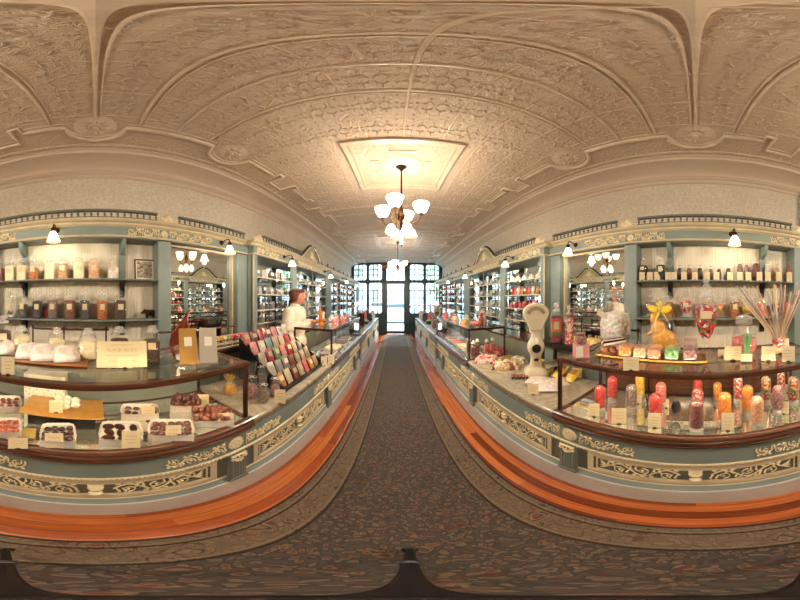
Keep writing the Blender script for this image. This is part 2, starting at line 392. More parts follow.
# pressed leaves and rosettes, four-fold in every small square
random.seed(31)
QL = [(random.uniform(.012, .135), random.uniform(.012, .128), random.uniform(0, pi), random.uniform(.010, .021), random.uniform(.004, .0075)) for _ in range(9)]
mb = MB()
EV = [(sin(pi * i / 3) * cos(pi * k / 3), sin(pi * i / 3) * sin(pi * k / 3), cos(pi * i / 3)) for i in (1, 2) for k in range(6)] + [(0, 0, 1), (0, 0, -1)]
EF = [(k, (k + 1) % 6, 6 + (k + 1) % 6, 6 + k) for k in range(6)] + [(12, (k + 1) % 6, k) for k in range(6)] + [(13, 6 + k, 6 + (k + 1) % 6) for k in range(6)]
def leafy(x, y, a, L, W):
    ca, sa = cos(a), sin(a)
    mb.add([(x + u * L * ca - v * W * sa, y + u * L * sa + v * W * ca, HC + w * .011) for u, v, w in EV], EF)
for i in range(-4, 4):
    for j in range(-6, 28):
        x0, y0 = (i + .5) * .305, (j + .5) * .29
        if (abs(y0 - 1.95) < .55 or abs(y0 - 5.2) < .55) and abs(x0) < .5: continue
        for sx in (-1, 1):
            for sy in (-1, 1):
                for u, v, a, L, W in QL: leafy(x0 + sx * u, y0 + sy * v, a * sx * sy, L, W)
for s in (-1, 1):
    for j in range(-16, 80):
        yy = j * .1; leafy(s * 1.625, yy, .7, .03, .011); leafy(s * 1.625, yy + .05, -.7, .03, .011); leafy(s * 1.575, yy + .02, .2, .022, .009)
trim(mb, TINB, ang=70)
# raised square panels that carry the chandeliers
def rose(yc, n):
    mb = MB(); h = .5
    for a, t, d in ((h, .045, .03), (h - .06, .02, .016)):
        mb.box(-a, a, yc - a, yc - a + t, HC - d, HC); mb.box(-a, a, yc + a - t, yc + a, HC - d, HC)
        mb.box(-a, -a + t, yc - a + t, yc + a - t, HC - d, HC); mb.box(a - t, a, yc - a + t, yc + a - t, HC - d, HC)
    mb.lathe([(.0001, -.022), (.1, -.02), (.14, -.008), (.2, -.02), (.225, -.006), (.23, 0)], 40, Matrix.Translation((0, yc, HC)), cap=False)
    for q in range(4):
        a = q * pi / 2; R = Matrix.Translation((0, yc, HC)) @ Matrix.Rotation(a, 4, 'Z')
        mb.box(.22, .3, -.12, -.1, -.014, 0, R); mb.box(.22, .3, .1, .12, -.014, 0, R); mb.box(.28, .3, -.1, .1, -.014, 0, R)
    for q in range(16):
        a = q * pi / 8; mb.ell((.165 * cos(a), yc + .165 * sin(a), HC - .012), (.036, .013, .012), 8, 5, Matrix.Rotation(a, 4, 'Z'))
    trim(mb, SMOOTHTIN)
for yc in (1.95, 5.2, -1.6): rose(yc, 0)

# rug
rug = MB().box(-.535, .535, -2.9, 7.95, 0.0005, .012).build('rug', rug_mat()); tag(rug, 'long persian runner rug down the middle of the aisle', 'rug')

# ------------------------------------------------------------------ shopfront
def octo(u0, u1, v0, v1, r):
    p = []
    for (cu, cv, a0) in ((u1 - r, v1 - r, 0), (u0 + r, v1 - r, 90), (u0 + r, v0 + r, 180), (u1 - r, v0 + r, 270)):
        for k in range(5): a = radians(a0 + k * 22.5); p.append((cu + r * cos(a), cv + r * sin(a)))
    return p
def framed(mb, u0, u1, v0, v1, r, y0, y1):
    """the corner fillets that round off a rectangular opening"""
    for su, sv in ((0, 0), (1, 0), (1, 1), (0, 1)):
        cu, cv = (u0, u1)[su], (v0, v1)[sv]; du, dv = (1, -1)[su], (1, -1)[sv]
        pts = [(cu, cv), (cu + du * r, cv)] + [(cu + du * r * (1 - sin(a)), cv + dv * r * (1 - cos(a))) for a in [radians(q) for q in (15, 30, 45, 60, 75)]] + [(cu, cv + dv * r)]
        mb.poly(pts, lambda u, v, w: (u, w, v), y0, y1)
xs = [-2.01, -1.89, -1.33, -1.22, -.655, -.45, .34, .57, 1.166, 1.277, 1.864, 2.01]
Y0, Y1 = YF, YF + .1
front = MB()
front.box(-2.13, 2.13, Y0, Y1, 3.07, 3.3)
for a, b in ((0, 1), (2, 3), (4, 5), (6, 7), (8, 9), (10, 11)): front.box(xs[a], xs[b], Y0, Y1, 0, 3.07)
for a, b in ((1, 2), (3, 4), (7, 8), (9, 10)):
    front.box(xs[a], xs[b], Y0, Y1, 2.25, 2.38); front.box(xs[a], xs[b], Y0, Y1, 0, .92)
    framed(front, xs[a], xs[b], 2.38, 3.07, .1, Y0 + .01, Y1 - .01); framed(front, xs[a], xs[b], .92, 2.25, .1, Y0 + .01, Y1 - .01)
front.box(xs[5], xs[6], Y0, Y1, 2.25, 2.36)
struct(front.build('wall_front', DKTEAL, smooth=False))
wn_ = 0
for a, b in ((1, 2), (3, 4), (7, 8), (9, 10)):
    for v0, v1, nr in ((2.38, 3.07, 3), (.92, 2.25, 4)):
        wn_ += 1
        mb = MB(); u0, u1 = xs[a], xs[b]
        for k in (1, 2): uu = u0 + (u1 - u0) * k / 3; mb.box(uu - .018, uu + .018, Y0 + .02, Y0 + .07, v0, v1)
        for k in range(1, nr): vv = v0 + (v1 - v0) * k / nr; mb.box(u0, u1, Y0 + .022, Y0 + .068, vv - .018, vv + .018)
        w = struct(mb.build('window_%d' % wn_, DKTEAL, smooth=False))
        MB().box(u0, u1, Y0 + .043, Y0 + .047, v0, v1).build('pane', PANE, w)
wn_ += 1
mb = MB()
for uu in (-.19, .08): mb.box(uu - .012, uu + .012, Y0 + .03, Y0 + .06, 2.36, 3.07)
w = struct(mb.build('window_%d' % wn_, DKTEAL, smooth=False)); MB().box(xs[5], xs[6], Y0 + .043, Y0 + .047, 2.36, 3.07).build('pane', PANE, w)
# glazed door (closed, full-length pane)
d = MB(); u0, u1 = xs[5], xs[6]
d.box(u0, u0 + .035, Y0 + .02, Y0 + .07, .02, 2.25); d.box(u1 - .035, u1, Y0 + .02, Y0 + .07, .02, 2.25); d.box(u0 + .035, u1 - .035, Y0 + .02, Y0 + .07, 2.2, 2.25); d.box(u0 + .035, u1 - .035, Y0 + .02, Y0 + .07, .02, .14)
d = struct(d.build('door_1', DKTEAL, smooth=False)); MB().box(u0 + .035, u1 - .035, Y0 + .043, Y0 + .048, .14, 2.2).build('pane', PANE, d)
MB().tube([(u0 + .06, Y0 + .02, 1.0), (u0 + .06, Y0 - .03, 1.0), (u0 + .06, Y0 - .03, 1.25), (u0 + .06, Y0 + .02, 1.25)], .009, 8).build('handle', BRASS, d)
# raised mouldings on the door posts' lower panels
for i, (a, b) in enumerate(((4, 5), (6, 7))):
    mb = MB(); u0, u1 = xs[a] + .03, xs[b] - .03
    for zz in (.15, .55): mb.box(u0, u1, Y0 - .012, Y0, zz, zz + .02); mb.box(u0, u1, Y0 - .012, Y0, zz + .34, zz + .36); mb.box(u0, u0 + .02, Y0 - .012, Y0, zz + .02, zz + .34); mb.box(u1 - .02, u1, Y0 - .012, Y0, zz + .02, zz + .34)
    mb.box(xs[a] - .02, xs[b] + .02, Y0 - .03, Y0, 0, .1)
    trim(mb, DKTEAL)
# pale return of the wall at the rear end of the right cabinets
mb = MB().box(1.80, HW, -1.36, -1.25, 0, 2.95); trim(mb, paint('pale blue grey wall paint', c(196, 204, 210), .6))
mb = MB().box(-HW, -1.80, -1.36, -1.25, 0, 2.95); trim(mb, MC['pale blue grey wall paint'])
# exit sign
t = T('exit_sign', 'small red sign hanging at the top of the shopfront beside the door transom', 'sign', (-.53, Y0 - .04, 2.96))
MB().cbox(0, 0, 0, .26, .04, .15).build('housing', paint('red sign', c(190, 30, 40), .4), t, bevel=.006)
def text(body, size, parent, loc, rz, m, name='lettering', ext=.0008, rx=pi / 2, bold=False):
    cu = bpy.data.curves.new(name, 'FONT'); cu.body = body; cu.size = size; cu.align_x = 'CENTER'; cu.align_y = 'CENTER'; cu.extrude = ext; cu.resolution_u = 2
    ob = bpy.data.objects.new('tmp', cu); COL.objects.link(ob)
    dg = bpy.context.evaluated_depsgraph_get(); me = bpy.data.meshes.new_from_object(ob.evaluated_get(dg)); bpy.data.objects.remove(ob)
    me.materials.clear(); me.materials.append(m)
    o = bpy.data.objects.new(name, me); COL.objects.link(o); o.parent = parent; o.location = loc; o.rotation_euler = (rx, 0, rz); return o
text('EXIT', .11, t, (0, -.0215, 0), 0, paint('sign white', c(235, 170, 170), .5))
MB().cbox(0, 0, .095, .02, .02, .04).build('bracket', BLACK, t)

# ------------------------------------------------------------------ the street outside
PAVE = paint('pale pavement', c(190, 196, 200), .7); ROAD = paint('grey asphalt', c(120, 126, 132), .8)
def grnd(name, x0, x1, y0, y1, z, m, lab, cat):
    o = MB().box(x0, x1, y0, y1, z - .1, z).build(name, m); return struct(o)
grnd('trim_90', -14, 14, YF + .12, 12, 0, PAVE, '', ''); grnd('trim_91', -14, 14, 12, 21, -.1, ROAD, '', ''); grnd('trim_92', -14, 14, 21, 23.5, 0, PAVE, '', '')
def car(name, lab, x, y, rz, col, cabin=True):
    t = T(name, lab, 'car', (x, y, -.1), rz)
    body = [(-2.1, .35), (-2.15, .7), (-2.0, .85), (-1.2, .95), (-.75, 1.38), (.6, 1.42), (1.25, .98), (2.0, .9), (2.15, .6), (2.1, .35)]
    mb = MB(); n = len(body); W = [.82, .86, .84, .84, .66, .64, .82, .82, .86, .82]
    vs = [(u, s_ * w_, v) for s_ in (-1, 1) for (u, v), w_ in zip(body, W)]
    mb.add(vs, [tuple(range(n)), tuple(range(n, 2 * n))[::-1]] + [(i, (i + 1) % n, n + (i + 1) % n, n + i) for i in range(n)])
    mb.build('body', col, t, bevel=.05)
    for s_ in (-1, 1):
        g = MB()
        g.add([(-1.05, s_ * .80, .98), (1.05, s_ * .80, .98), (.52, s_ * .69, 1.34), (-.7, s_ * .69, 1.33)], [(0, 1, 2, 3)])
        g.add([(-1.05, s_ * .815, .98), (1.05, s_ * .815, .98), (.52, s_ * .705, 1.34), (-.7, s_ * .705, 1.33)], [(0, 1, 2, 3)])
        g.build('side_window', paint('car window', c(50, 62, 70), .1), t)
    for u in (-1.3, 1.3):
        for s_ in (-1, 1):
            w = MB().lathe([(.05, -.1), (.3, -.1), (.33, -.06), (.33, .06), (.3, .1), (.05, .1)], 20, Matrix.Translation((u, s_ * .8, .33)) @ Matrix.Rotation(pi / 2, 4, 'X')).build('wheel', BLACK, t)
            MB().lathe([(.02, -.01), (.19, -.005), (.2, .01)], 16, Matrix.Translation((u, s_ * .9, .33)) @ Matrix.Rotation(pi / 2, 4, 'X')).build('hubcap', SILV, w)
car('parked_car', 'pale turquoise car parked at the kerb outside the glass door', .2, 13.4, 0, paint('turquoise car paint', c(168, 208, 208), .25))
car('parked_car', 'white car standing across the street, seen past the turquoise one', -1.6, 18.6, 0, paint('white car paint', c(215, 218, 222), .25))
car('parked_car', 'grey car across the street, behind the right shopfront panes', 4.2, 18.4, 0, paint('grey car paint', c(130, 138, 150), .25))
b = T('street_building', 'pale building across the street with rows of windows', 'building', (0, 24, 0))
MB().box(-14, 14, 0, .6, 0, 8.5).build('facade', paint('pale stucco', c(205, 205, 200), .8), b)
for r_ in range(2):
    for k in range(12):
        x = -12 + k * 2.15; z = 1.0 + r_ * 3.4
        w = MB().box(x, x + 1.1, -.05, 0, z, z + 1.8).build('window', paint('street window', c(120, 135, 150), .15), b)
        f_ = MB().box(x + .53, x + .57, -.07, -.05, z, z + 1.8).box(x, x + 1.1, -.07, -.05, z + .88, z + .92).build('glazing_bar', WHITE, w)
def tree(x, y, h, lab):
    t = T('street_tree', lab, 'tree', (x, y, 0)); random.seed(int(x * 10))
    MB().tube([(0, 0, -.02), (.05, 0, h * .3), (0, .05, h * .6)], [.13, .1, .05], 8).build('trunk', wood('bark', c(70, 60, 50), c(96, 84, 70), .9, coat=0), t)
    f = MB()
    for k in range(420):
        a = random.uniform(0, 2 * pi); r = random.random() ** .5 * h * .26; z = h * .62 + random.uniform(-1, 1) * h * .26
        M_ = Matrix.Translation((r * cos(a), r * sin(a), z)) @ Euler((random.random() * 6, random.random() * 6, 0)).to_matrix().to_4x4()
        f.add([(-.14, 0, 0), (0, -.07, .02), (.14, 0, 0), (0, .07, .02)], [(0, 1, 2, 3)], M_)
    f.build('foliage', paint('street leaves', c(110, 130, 84), .7), t, smooth=False)
tree(-3.4, 11.4, 5, 'leafy street tree outside the left shopfront window'); tree(2.9, 11.2, 5, 'leafy street tree outside the right shopfront window')
# ------------------------------------------------------------------ wall cabinets (built per side, s = -1 left, +1 right)
SIDE = {-1: 'left', 1: 'right'}
def sbox(mb, s, xa, xb, y0, y1, z0, z1): return mb.box(s * xa, s * xb, y0, y1, z0, z1)
def beadboard(s, xf, y0, y1, z0, z1, parent):
    mb = MB(); w = .03; n = max(1, round((y1 - y0) / w)); w = (y1 - y0) / n
    pts = [(xf + .012, y0)]
    for k in range(n):
        a = y0 + k * w; pts += [(xf + .003, a), (xf, a + w * .1), (xf, a + w * .84), (xf + .002, a + w * .88), (xf - .001, a + w * .94)]
    pts += [(xf + .006, y1), (xf + .012, y1)]
    m = len(pts)
    mb.add([(s * x, y, z) for z in (z0, z1) for x, y in pts], [(i, i + 1, m + i + 1, m + i) for i in range(m - 1)])
    return mb.build('backboard', BOARD, parent, ang=25)
def cornice(s, xf, y0, y1, t, bal, orn):
    d = xf
    MB().prof([(2.01, 2.125), (d, 2.125), (d, 2.215), (2.01, 2.215)], y0, y1, s).build('frieze', TEAL, t)
    MB().prof([(2.01, 2.105), (d - .012, 2.105), (d - .016, 2.115), (d - .008, 2.125), (2.01, 2.125)], y0, y1, s).build('lower_moulding', CREAM, t)
    MB().prof([(2.01, 2.215), (d - .006, 2.215), (d - .012, 2.222), (d - .03, 2.228), (d - .036, 2.238), (d - .036, 2.244), (d - .06, 2.250), (d - .078, 2.262), (d - .084, 2.275), (2.01, 2.275)], y0 - (.084 if xf < 1.8 else 0), y1, s).build('cornice_moulding', CREAM, t)
    fn = lambda u, v, w: (s * (xf - w), u, v)
    for u0, u1, uc in orn:
        mb = MB(); vine(mb, fn, uc + .05, u1, 2.17, .080, .003, .0055); vine(mb, fn, uc - .05, u0, 2.17, .080, .003, .0055)
        mb.lathe([(.0001, .016), (.012, .014), (.02, .006), (.034, .010), (.04, 0)], 16, Matrix.Translation(fn(uc, 2.17, 0)) @ Matrix.Rotation(-s * pi / 2, 4, 'Y'), cap=False)
        mb.build('frieze_scroll', GILT, t)
    for a, b in bal:
        mb = MB(); xr = d - .055
        sbox(mb, s, xr - .014, xr + .018, a, b, 2.275, 2.292); sbox(mb, s, xr - .018, xr + .022, a, b, 2.352, 2.374)
        mb.build('gallery_rail', TEALD, t, bevel=.002)
        n = max(2, round((b - a) / .060)); proto = None
        for k in range(n + 1):
            loc = (s * (xr + .002), a + .012 + (b - a - .024) * k / n, 2.29)
            if proto is None:
                proto = MB().lathe([(.011, 0), (.011, .010), (.006, .016), (.013, .032), (.006, .05), (.011, .055), (.011, .066)], 8).build('baluster', TEALD, t, loc=loc)
            else: child_copy(proto, loc, t)
def crest(s, x, y, z, t, R=.115):
    mb = MB(); fn = lambda u, v, w: (s * (x - w), y + u, z + v)
    leaf_fan(mb, fn, 0, .0, R, 0, 9, pi * .95, .015)
    for sg in (-1, 1):
        spiral(mb, fn, sg * R * 1.0, R * .28, R * .3, 1.2, pi / 2, sg, .004, .008)
        mb.tube([fn(sg * R * .2, .01, 0), fn(sg * R * .7, .012, .004), fn(sg * R * 1.5, .008, 0)], [.009, .011, .004], 6)
    mb.build('crest_ornament', GILT, t)
def unitA(s):
    t = T('shelving_unit', f'{SIDE[s]} teal wall shelving unit with white beadboard, jars and gallery rail', 'shelves')
    beadboard(s, 1.998, -1.06, .60, .96, 2.11, t)
    for y0, y1, x0 in ((-1.22, -1.06, 1.80), (.60, .735, 1.82), (1.62, 1.8, 1.82)):
        sbox(MB(), s, x0, 2.005, y0, y1, .96, 2.11).build('stile', TEAL, t, bevel=.003)
    # mirror in its cream bead frame
    sbox(MB(), s, 1.925, 1.93, .75, 1.61, .99, 2.09).build('mirror', MIRROR, t)
    f = MB()
    for y0, y1, z0, z1 in ((.735, .76, .96, 2.11), (1.595, 1.62, .96, 2.11), (.76, 1.595, 2.07, 2.11), (.76, 1.595, .96, 1.0)): sbox(f, s, 1.895, 2.0, y0, y1, z0, z1)
    f.build('mirror_frame', CREAM, t, bevel=.004)
    for z in (1.70, 1.315):
        sh = MB(); sbox(sh, s, 1.812, 1.998, -1.06, .60, z - .014, z); sh.prof([(1.812, z - .014), (1.806, z - .012), (1.803, z - .006), (1.806, z - .001), (1.812, z)], -1.06, .62, s)
        sh.build('shelf', TEAL, t)
    for y in (.27, -.74):
        sbox(MB(), s, 1.972, 1.998, y - .032, y + .032, 1.70, 2.11).build('divider_strip', TEAL, t, bevel=.002)
        mb = MB(); pts = [(1.975, 2.105), (1.83, 2.105), (1.83, 2.09)] + [(1.975 - .135 * cos(a), 2.09 - .02 - .1 * sin(a)) for a in [q * pi / 16 for q in range(1, 8)]] + [(1.975, 1.96)]
        mb.prof(pts, y - .018, y + .018, s); mb.build('corbel', TEAL, t)
        for z in (1.686, 1.301):
            pts = [(1.975, z), (1.845, z), (1.845, z - .012), (1.90, z - .03), (1.945, z - .075), (1.95, z - .11), (1.975, z - .13)]
            mb = MB().prof(pts, y - .017, y + .017, s); sbox(mb, s, 1.975, 1.998, y - .025, y + .025, z - .16, z); mb.build('shelf_bracket', BLACK, t)
    cornice(s, 1.815, -1.25, 1.8, t, [(-1.0, .57), (.79, 1.68)], [(.30, 1.22, .665), (-1.24, -.78, -1.13)])
    crest(s, 1.775, .68, 2.275, t); crest(s, 1.775, -1.12, 2.275, t)
    sbox(MB(), s, 1.82, 2.0, -1.22, 1.8, 2.095, 2.106).build('soffit', TEALD, t)
def unitB(s):
    t = T('glazed_cabinet', f'{SIDE[s]} projecting teal cabinet with mirrored back, glass shelves and arched pediment', 'cabinet')
    X = 1.71
    sbox(MB(), s, X, 2.005, 1.8, 1.825, .965, 2.11).build('end_panel', TEAL, t, bevel=.002)
    e = MB(); sbox(e, s, X - .006, X + .02, 1.792, 1.802, .965, 2.11); sbox(e, s, 1.98, 2.0, 1.792, 1.802, .96, 2.11); e.build('corner_bead', CREAM, t, bevel=.003)
    for y0, y1 in ((1.80, 1.865), (2.76, 2.9), (4.35, 4.72), (8.12, 8.28)): sbox(MB(), s, X - .004, X + .045, y0, y1, .96, 2.11).build('stile', TEAL if y0 < 4 else TEALD, t, bevel=.003)
    for y0, y1 in ((1.86, 2.83), (2.83, 4.5), (4.5, 8.28)): sbox(MB(), s, 1.952, 1.956, y0, y1, .97, 2.10).build('mirror_back', MIRROR, t)
    for y0, y1, zs in ((1.825, 2.80, (1.19, 1.37, 1.58, 1.81)), (2.86, 4.35, (1.19, 1.37, 1.58, 1.81)), (4.6, 8.15, (1.20, 1.42, 1.64, 1.86))):
        for z in zs:
            m = MB(); sbox(m, s, X + .01, 1.95, y0, y1, z - .008, z); m.build('glass_shelf', thin_glass('shelf glass', (.9, .95, .93, 1), 1.0, .02, .25), t)
            m = MB(); sbox(m, s, X + .002, X + .010, y0, y1, z - .014, z + .002); m.build('shelf_edge', CREAM, t)
    for y in (3.6, 5.6, 6.8): sbox(MB(), s, X + .01, X + .03, y - .012, y + .012, .97, 2.1).build('slim_upright', TEALD, t)
    cornice(s, X, 1.8, 8.28, t, [(1.92, 2.95)], [(1.86, 2.35, 1.98), (2.95, 4.1, 3.5)])
    crest(s, X - .04, 1.86, 2.275, t, .10)
    sbox(MB(), s, X + .01, 2.0, 1.83, 8.28, 2.095, 2.106).build('soffit', TEALD, t)
    sbox(MB(), s, X - .07, X - .04, 4.15, 8.25, 2.275, 2.31).build('low_gallery', TEALD, t)
    proto = None
    for k in range(9):
        loc = (s * (X - .055), 4.3 + .47 * k, 2.31)
        if proto is None: proto = MB().lathe([(.018, 0), (.018, .01), (.008, .02), (.02, .04), (.012, .06), (.0001, .07)], 10).build('finial', BRONZE, t, loc=loc)
        else: child_copy(proto, loc, t)
    # pediment
    fn = lambda u, v, w: (s * (X - .02 - w), 3.5 + u, 2.275 + v)
    mb = MB()
    crv = [(-.56, .0), (-.50, .02), (-.42, .06), (-.34, .13), (-.26, .20), (-.18, .26), (-.10, .30), (-.03, .31)]
    for sg in (-1, 1):
        mb.tube([fn(sg * u, v + .02, 0) for u, v in crv], [.02, .022, .024, .026, .026, .026, .026, .024], 8)
    mb.build('pediment_moulding', BRONZE if False else paint('dark olive moulding', c(50, 46, 34), .25), t)
    mb = MB()
    for sg in (-1, 1): mb.tube([fn(sg * u * .97, v - .012, .012) for u, v in crv], [.01] * 8, 6)
    leaf_fan(mb, fn, 0, .02, .22, -.01, 9, pi * .8, .016); spiral(mb, fn, -.2, .06, .06, 1.3, pi / 2, -1, 0, .011); spiral(mb, fn, .2, .06, .06, 1.3, pi / 2, 1, 0, .011)
    mb.ell(fn(0, .34, 0), (.03, .03, .035)); mb.build('pediment_carving', GILT, t)
    mb = MB(); mb.poly([(-.5, 0), (-.36, .1), (-.2, .24), (-.05, .3), (.05, .3), (.2, .24), (.36, .1), (.5, 0)], fn, -.04, -.02); mb.build('pediment_back', paint('olive cream', c(176, 168, 132), .5), t)
def backcounter(s):
    t = T('back_counter', f'{SIDE[s]} low teal cupboard run with brown wooden top under the wall shelves', 'counter')
    sbox(MB(), s, 1.62, 2.0, -1.2, 1.79, 0, .92).build('carcass', TEALD, t)
    sbox(MB(), s, 1.59, 2.0, -1.2, 1.79, .92, .95).build('worktop', RWOOD, t, bevel=.006)
    q = T('base_cupboard', f'{SIDE[s]} teal cupboard with wooden top carrying the glazed cabinet', 'cupboard')
    sbox(MB(), s, 1.56, 2.0, 1.80, 8.2, 0, .93).build('carcass', TEALD, q); sbox(MB(), s, 1.54, 2.0, 1.80, 8.2, .93, .96).build('worktop', RWOOD, q, bevel=.004)
    for k in range(5):
        y = -1.15 + k * .59; d_ = MB(); sbox(d_, s, 1.605, 1.62, y + .02, y + .55, .12, .88); d_ = d_.build('door', TEAL, t, bevel=.004)
        MB().ell((s * 1.597, y + .5, .6), .012, 10, 6).build('knob', BRASS, d_)
for s in (-1, 1): unitA(s); unitB(s); backcounter(s)

# ------------------------------------------------------------------ sconces under the cornice
SHADE = glow('lit frosted glass shade', c(255, 208, 148), .8)
BULB = glow('bulb', c(255, 236, 200), 4)
def bell(mb, M, r=.045, h=.085, fl=1.35):
    P_ = [(.018, 0), (.022, -.012), (r * .72, -.028), (r * .86, -.05), (r * .95, -.068), (r * fl, -h)]
    seg = 24; vs = []; fs = []
    for j, (rr, z) in enumerate(P_):
        for k in range(seg):
            a = 2 * pi * k / seg; q = 1 + (.05 * cos(8 * a) if j == len(P_) - 1 else 0); vs.append((rr * q * cos(a), rr * q * sin(a), z * h / .085))
    for j in range(len(P_) - 1):
        for k in range(seg): fs.append((j * seg + k, j * seg + (k + 1) % seg, (j + 1) * seg + (k + 1) % seg, (j + 1) * seg + k))
    mb.add(vs, fs, M)
def light(loc, power, col=(1, .80, .55), r=.03, parent=None):
    l = bpy.data.lights.new('lamp_light', 'POINT'); l.energy = power; l.color = col; l.shadow_soft_size = r
    o = bpy.data.objects.new('lamp_light', l); COL.objects.link(o); o.location = loc
    if parent: o.parent = parent
    return o
WHERE = ['above the middle of the jar shelves', 'in front of the big mirror', 'on the glazed cabinet just beyond the projecting corner', 'on the stile past the arched pediment', 'near the far shelves', 'closest to the shopfront']
def sconce(s, X, y, i):
    t = T('wall_lamp', f'lit bell shade lamp {WHERE[i]}, {SIDE[s]} side', 'lamp', (s * X, y, 2.185), -s * pi / 2, 'bell shade lamps on the cornices')
    # local -Y points to the aisle
    MB().lathe([(.0001, .03), (.012, .028), (.02, .018), (.026, .012), (.03, 0)], 16, Matrix.Rotation(pi / 2, 4, 'X'), cap=False).build('wall_rose', BRONZE, t)
    MB().tube([(0, -.02, 0), (0, -.06, .012), (0, -.10, .018), (0, -.135, .010), (0, -.15, -.012), (0, -.15, -.035)], .0065, 8).lathe([(.006, .0), (.02, -.008), (.024, -.03), (.024, -.045)], 14, Matrix.Translation((0, -.15, -.025))).build('arm', BRONZE, t)
    mb = MB(); bell(mb, Matrix.Translation((0, -.15, -.06)), .046, .095); mb.build('shade', SHADE, t)
    MB().ell((0, -.15, -.125), (.02, .02, .03), 12, 8).build('bulb', BULB, t)
    light((0, -.15, -.185), 3.2 if i < 3 else 2, (1, .84, .62), .02, t)
for s in (-1, 1):
    for i, (X, y) in enumerate(((1.815, -.36), (1.815, 1.36), (1.71, 2.5), (1.71, 4.25), (1.71, 5.75), (1.71, 7.3))): sconce(s, X, y, i)

# ------------------------------------------------------------------ chandeliers
def chandelier(yc, lab, power):
    t = T('chandelier', lab, 'chandelier', (0, yc, HC), -.32, 'brass chandeliers down the middle of the shop')
    MB().lathe([(.0001, 0), (.06, 0), (.064, -.012), (.05, -.03), (.03, -.05), (.018, -.075), (.011, -.09)], 20, cap=False).build('ceiling_rose', BLACK, t)
    o = MB().tube([(0, 0, -.05), (0, 0, -.50)], .0095, 10).build('rod', BLACK, t)
    MB().lathe([(.009, -.50), (.022, -.51), (.026, -.53), (.012, -.55), (.010, -.62), (.03, -.68), (.042, -.72), (.036, -.76), (.014, -.80), (.014, -.88), (.03, -.92), (.022, -.97), (.009, -1.0), (.006, -1.06), (.015, -1.075), (.0001, -1.095)], 16, cap=False).build('stem', BRONZE, t)
    for k in range(4):
        a = k * pi / 2; ca, sa = cos(a), sin(a)
        pts = [(.02, -.75), (.07, -.82), (.12, -.84), (.165, -.82), (.198, -.78), (.205, -.74)]
        arm = MB().tube([(r * ca, r * sa, z) for r, z in pts], .006, 8).lathe([(.006, 0), (.022, .004), (.028, .016), (.02, .022)], 14, Matrix.Translation((.205 * ca, .205 * sa, -.745))).build('upper_arm', BRASS, t)
        mb = MB(); M_ = Matrix.Translation((.205 * ca, .205 * sa, -.73)) @ Matrix.Rotation(pi, 4, 'X'); bell(mb, M_, .072, .105, 1.14); mb.build('upward_shade', SHADE, arm)
        MB().ell((.205 * ca, .205 * sa, -.685), (.018, .018, .03), 10, 7).build('bulb', BULB, arm)
        a += pi / 4; ca, sa = cos(a), sin(a)
        pts = [(.02, -.74), (.04, -.72), (.08, -.725), (.105, -.76), (.115, -.81), (.115, -.84)]
        arm = MB().tube([(r * ca, r * sa, z) for r, z in pts], .0055, 8).lathe([(.005, 0), (.018, -.006), (.022, -.025)], 12, Matrix.Translation((.115 * ca, .115 * sa, -.83))).build('lower_arm', BRASS, t)
        mb = MB(); bell(mb, Matrix.Translation((.115 * ca, .115 * sa, -.85)), .05, .095, 1.25); mb.build('downward_shade', SHADE, arm)
        MB().ell((.115 * ca, .115 * sa, -.92), (.016, .016, .025), 10, 7).build('bulb', BULB, arm)
    for k in range(4):
        a = k * pi / 2; light((.205 * cos(a), .205 * sin(a), -.615), power * .145, (1, .84, .64), .025, t)
        a += pi / 4; light((.115 * cos(a), .115 * sin(a), -.975), power * .26, (1, .90, .76), .02, t)
    return t
chandelier(1.95, 'nearer brass chandelier with frosted up and down shades over the aisle', 70)
chandelier(5.2, 'farther brass chandelier with frosted shades, in front of the door transom', 30)
chandelier(-1.6, 'brass chandelier added behind the viewpoint, out of view, to light the shop', 75)  # unseen lamp added behind the camera to light the near shop

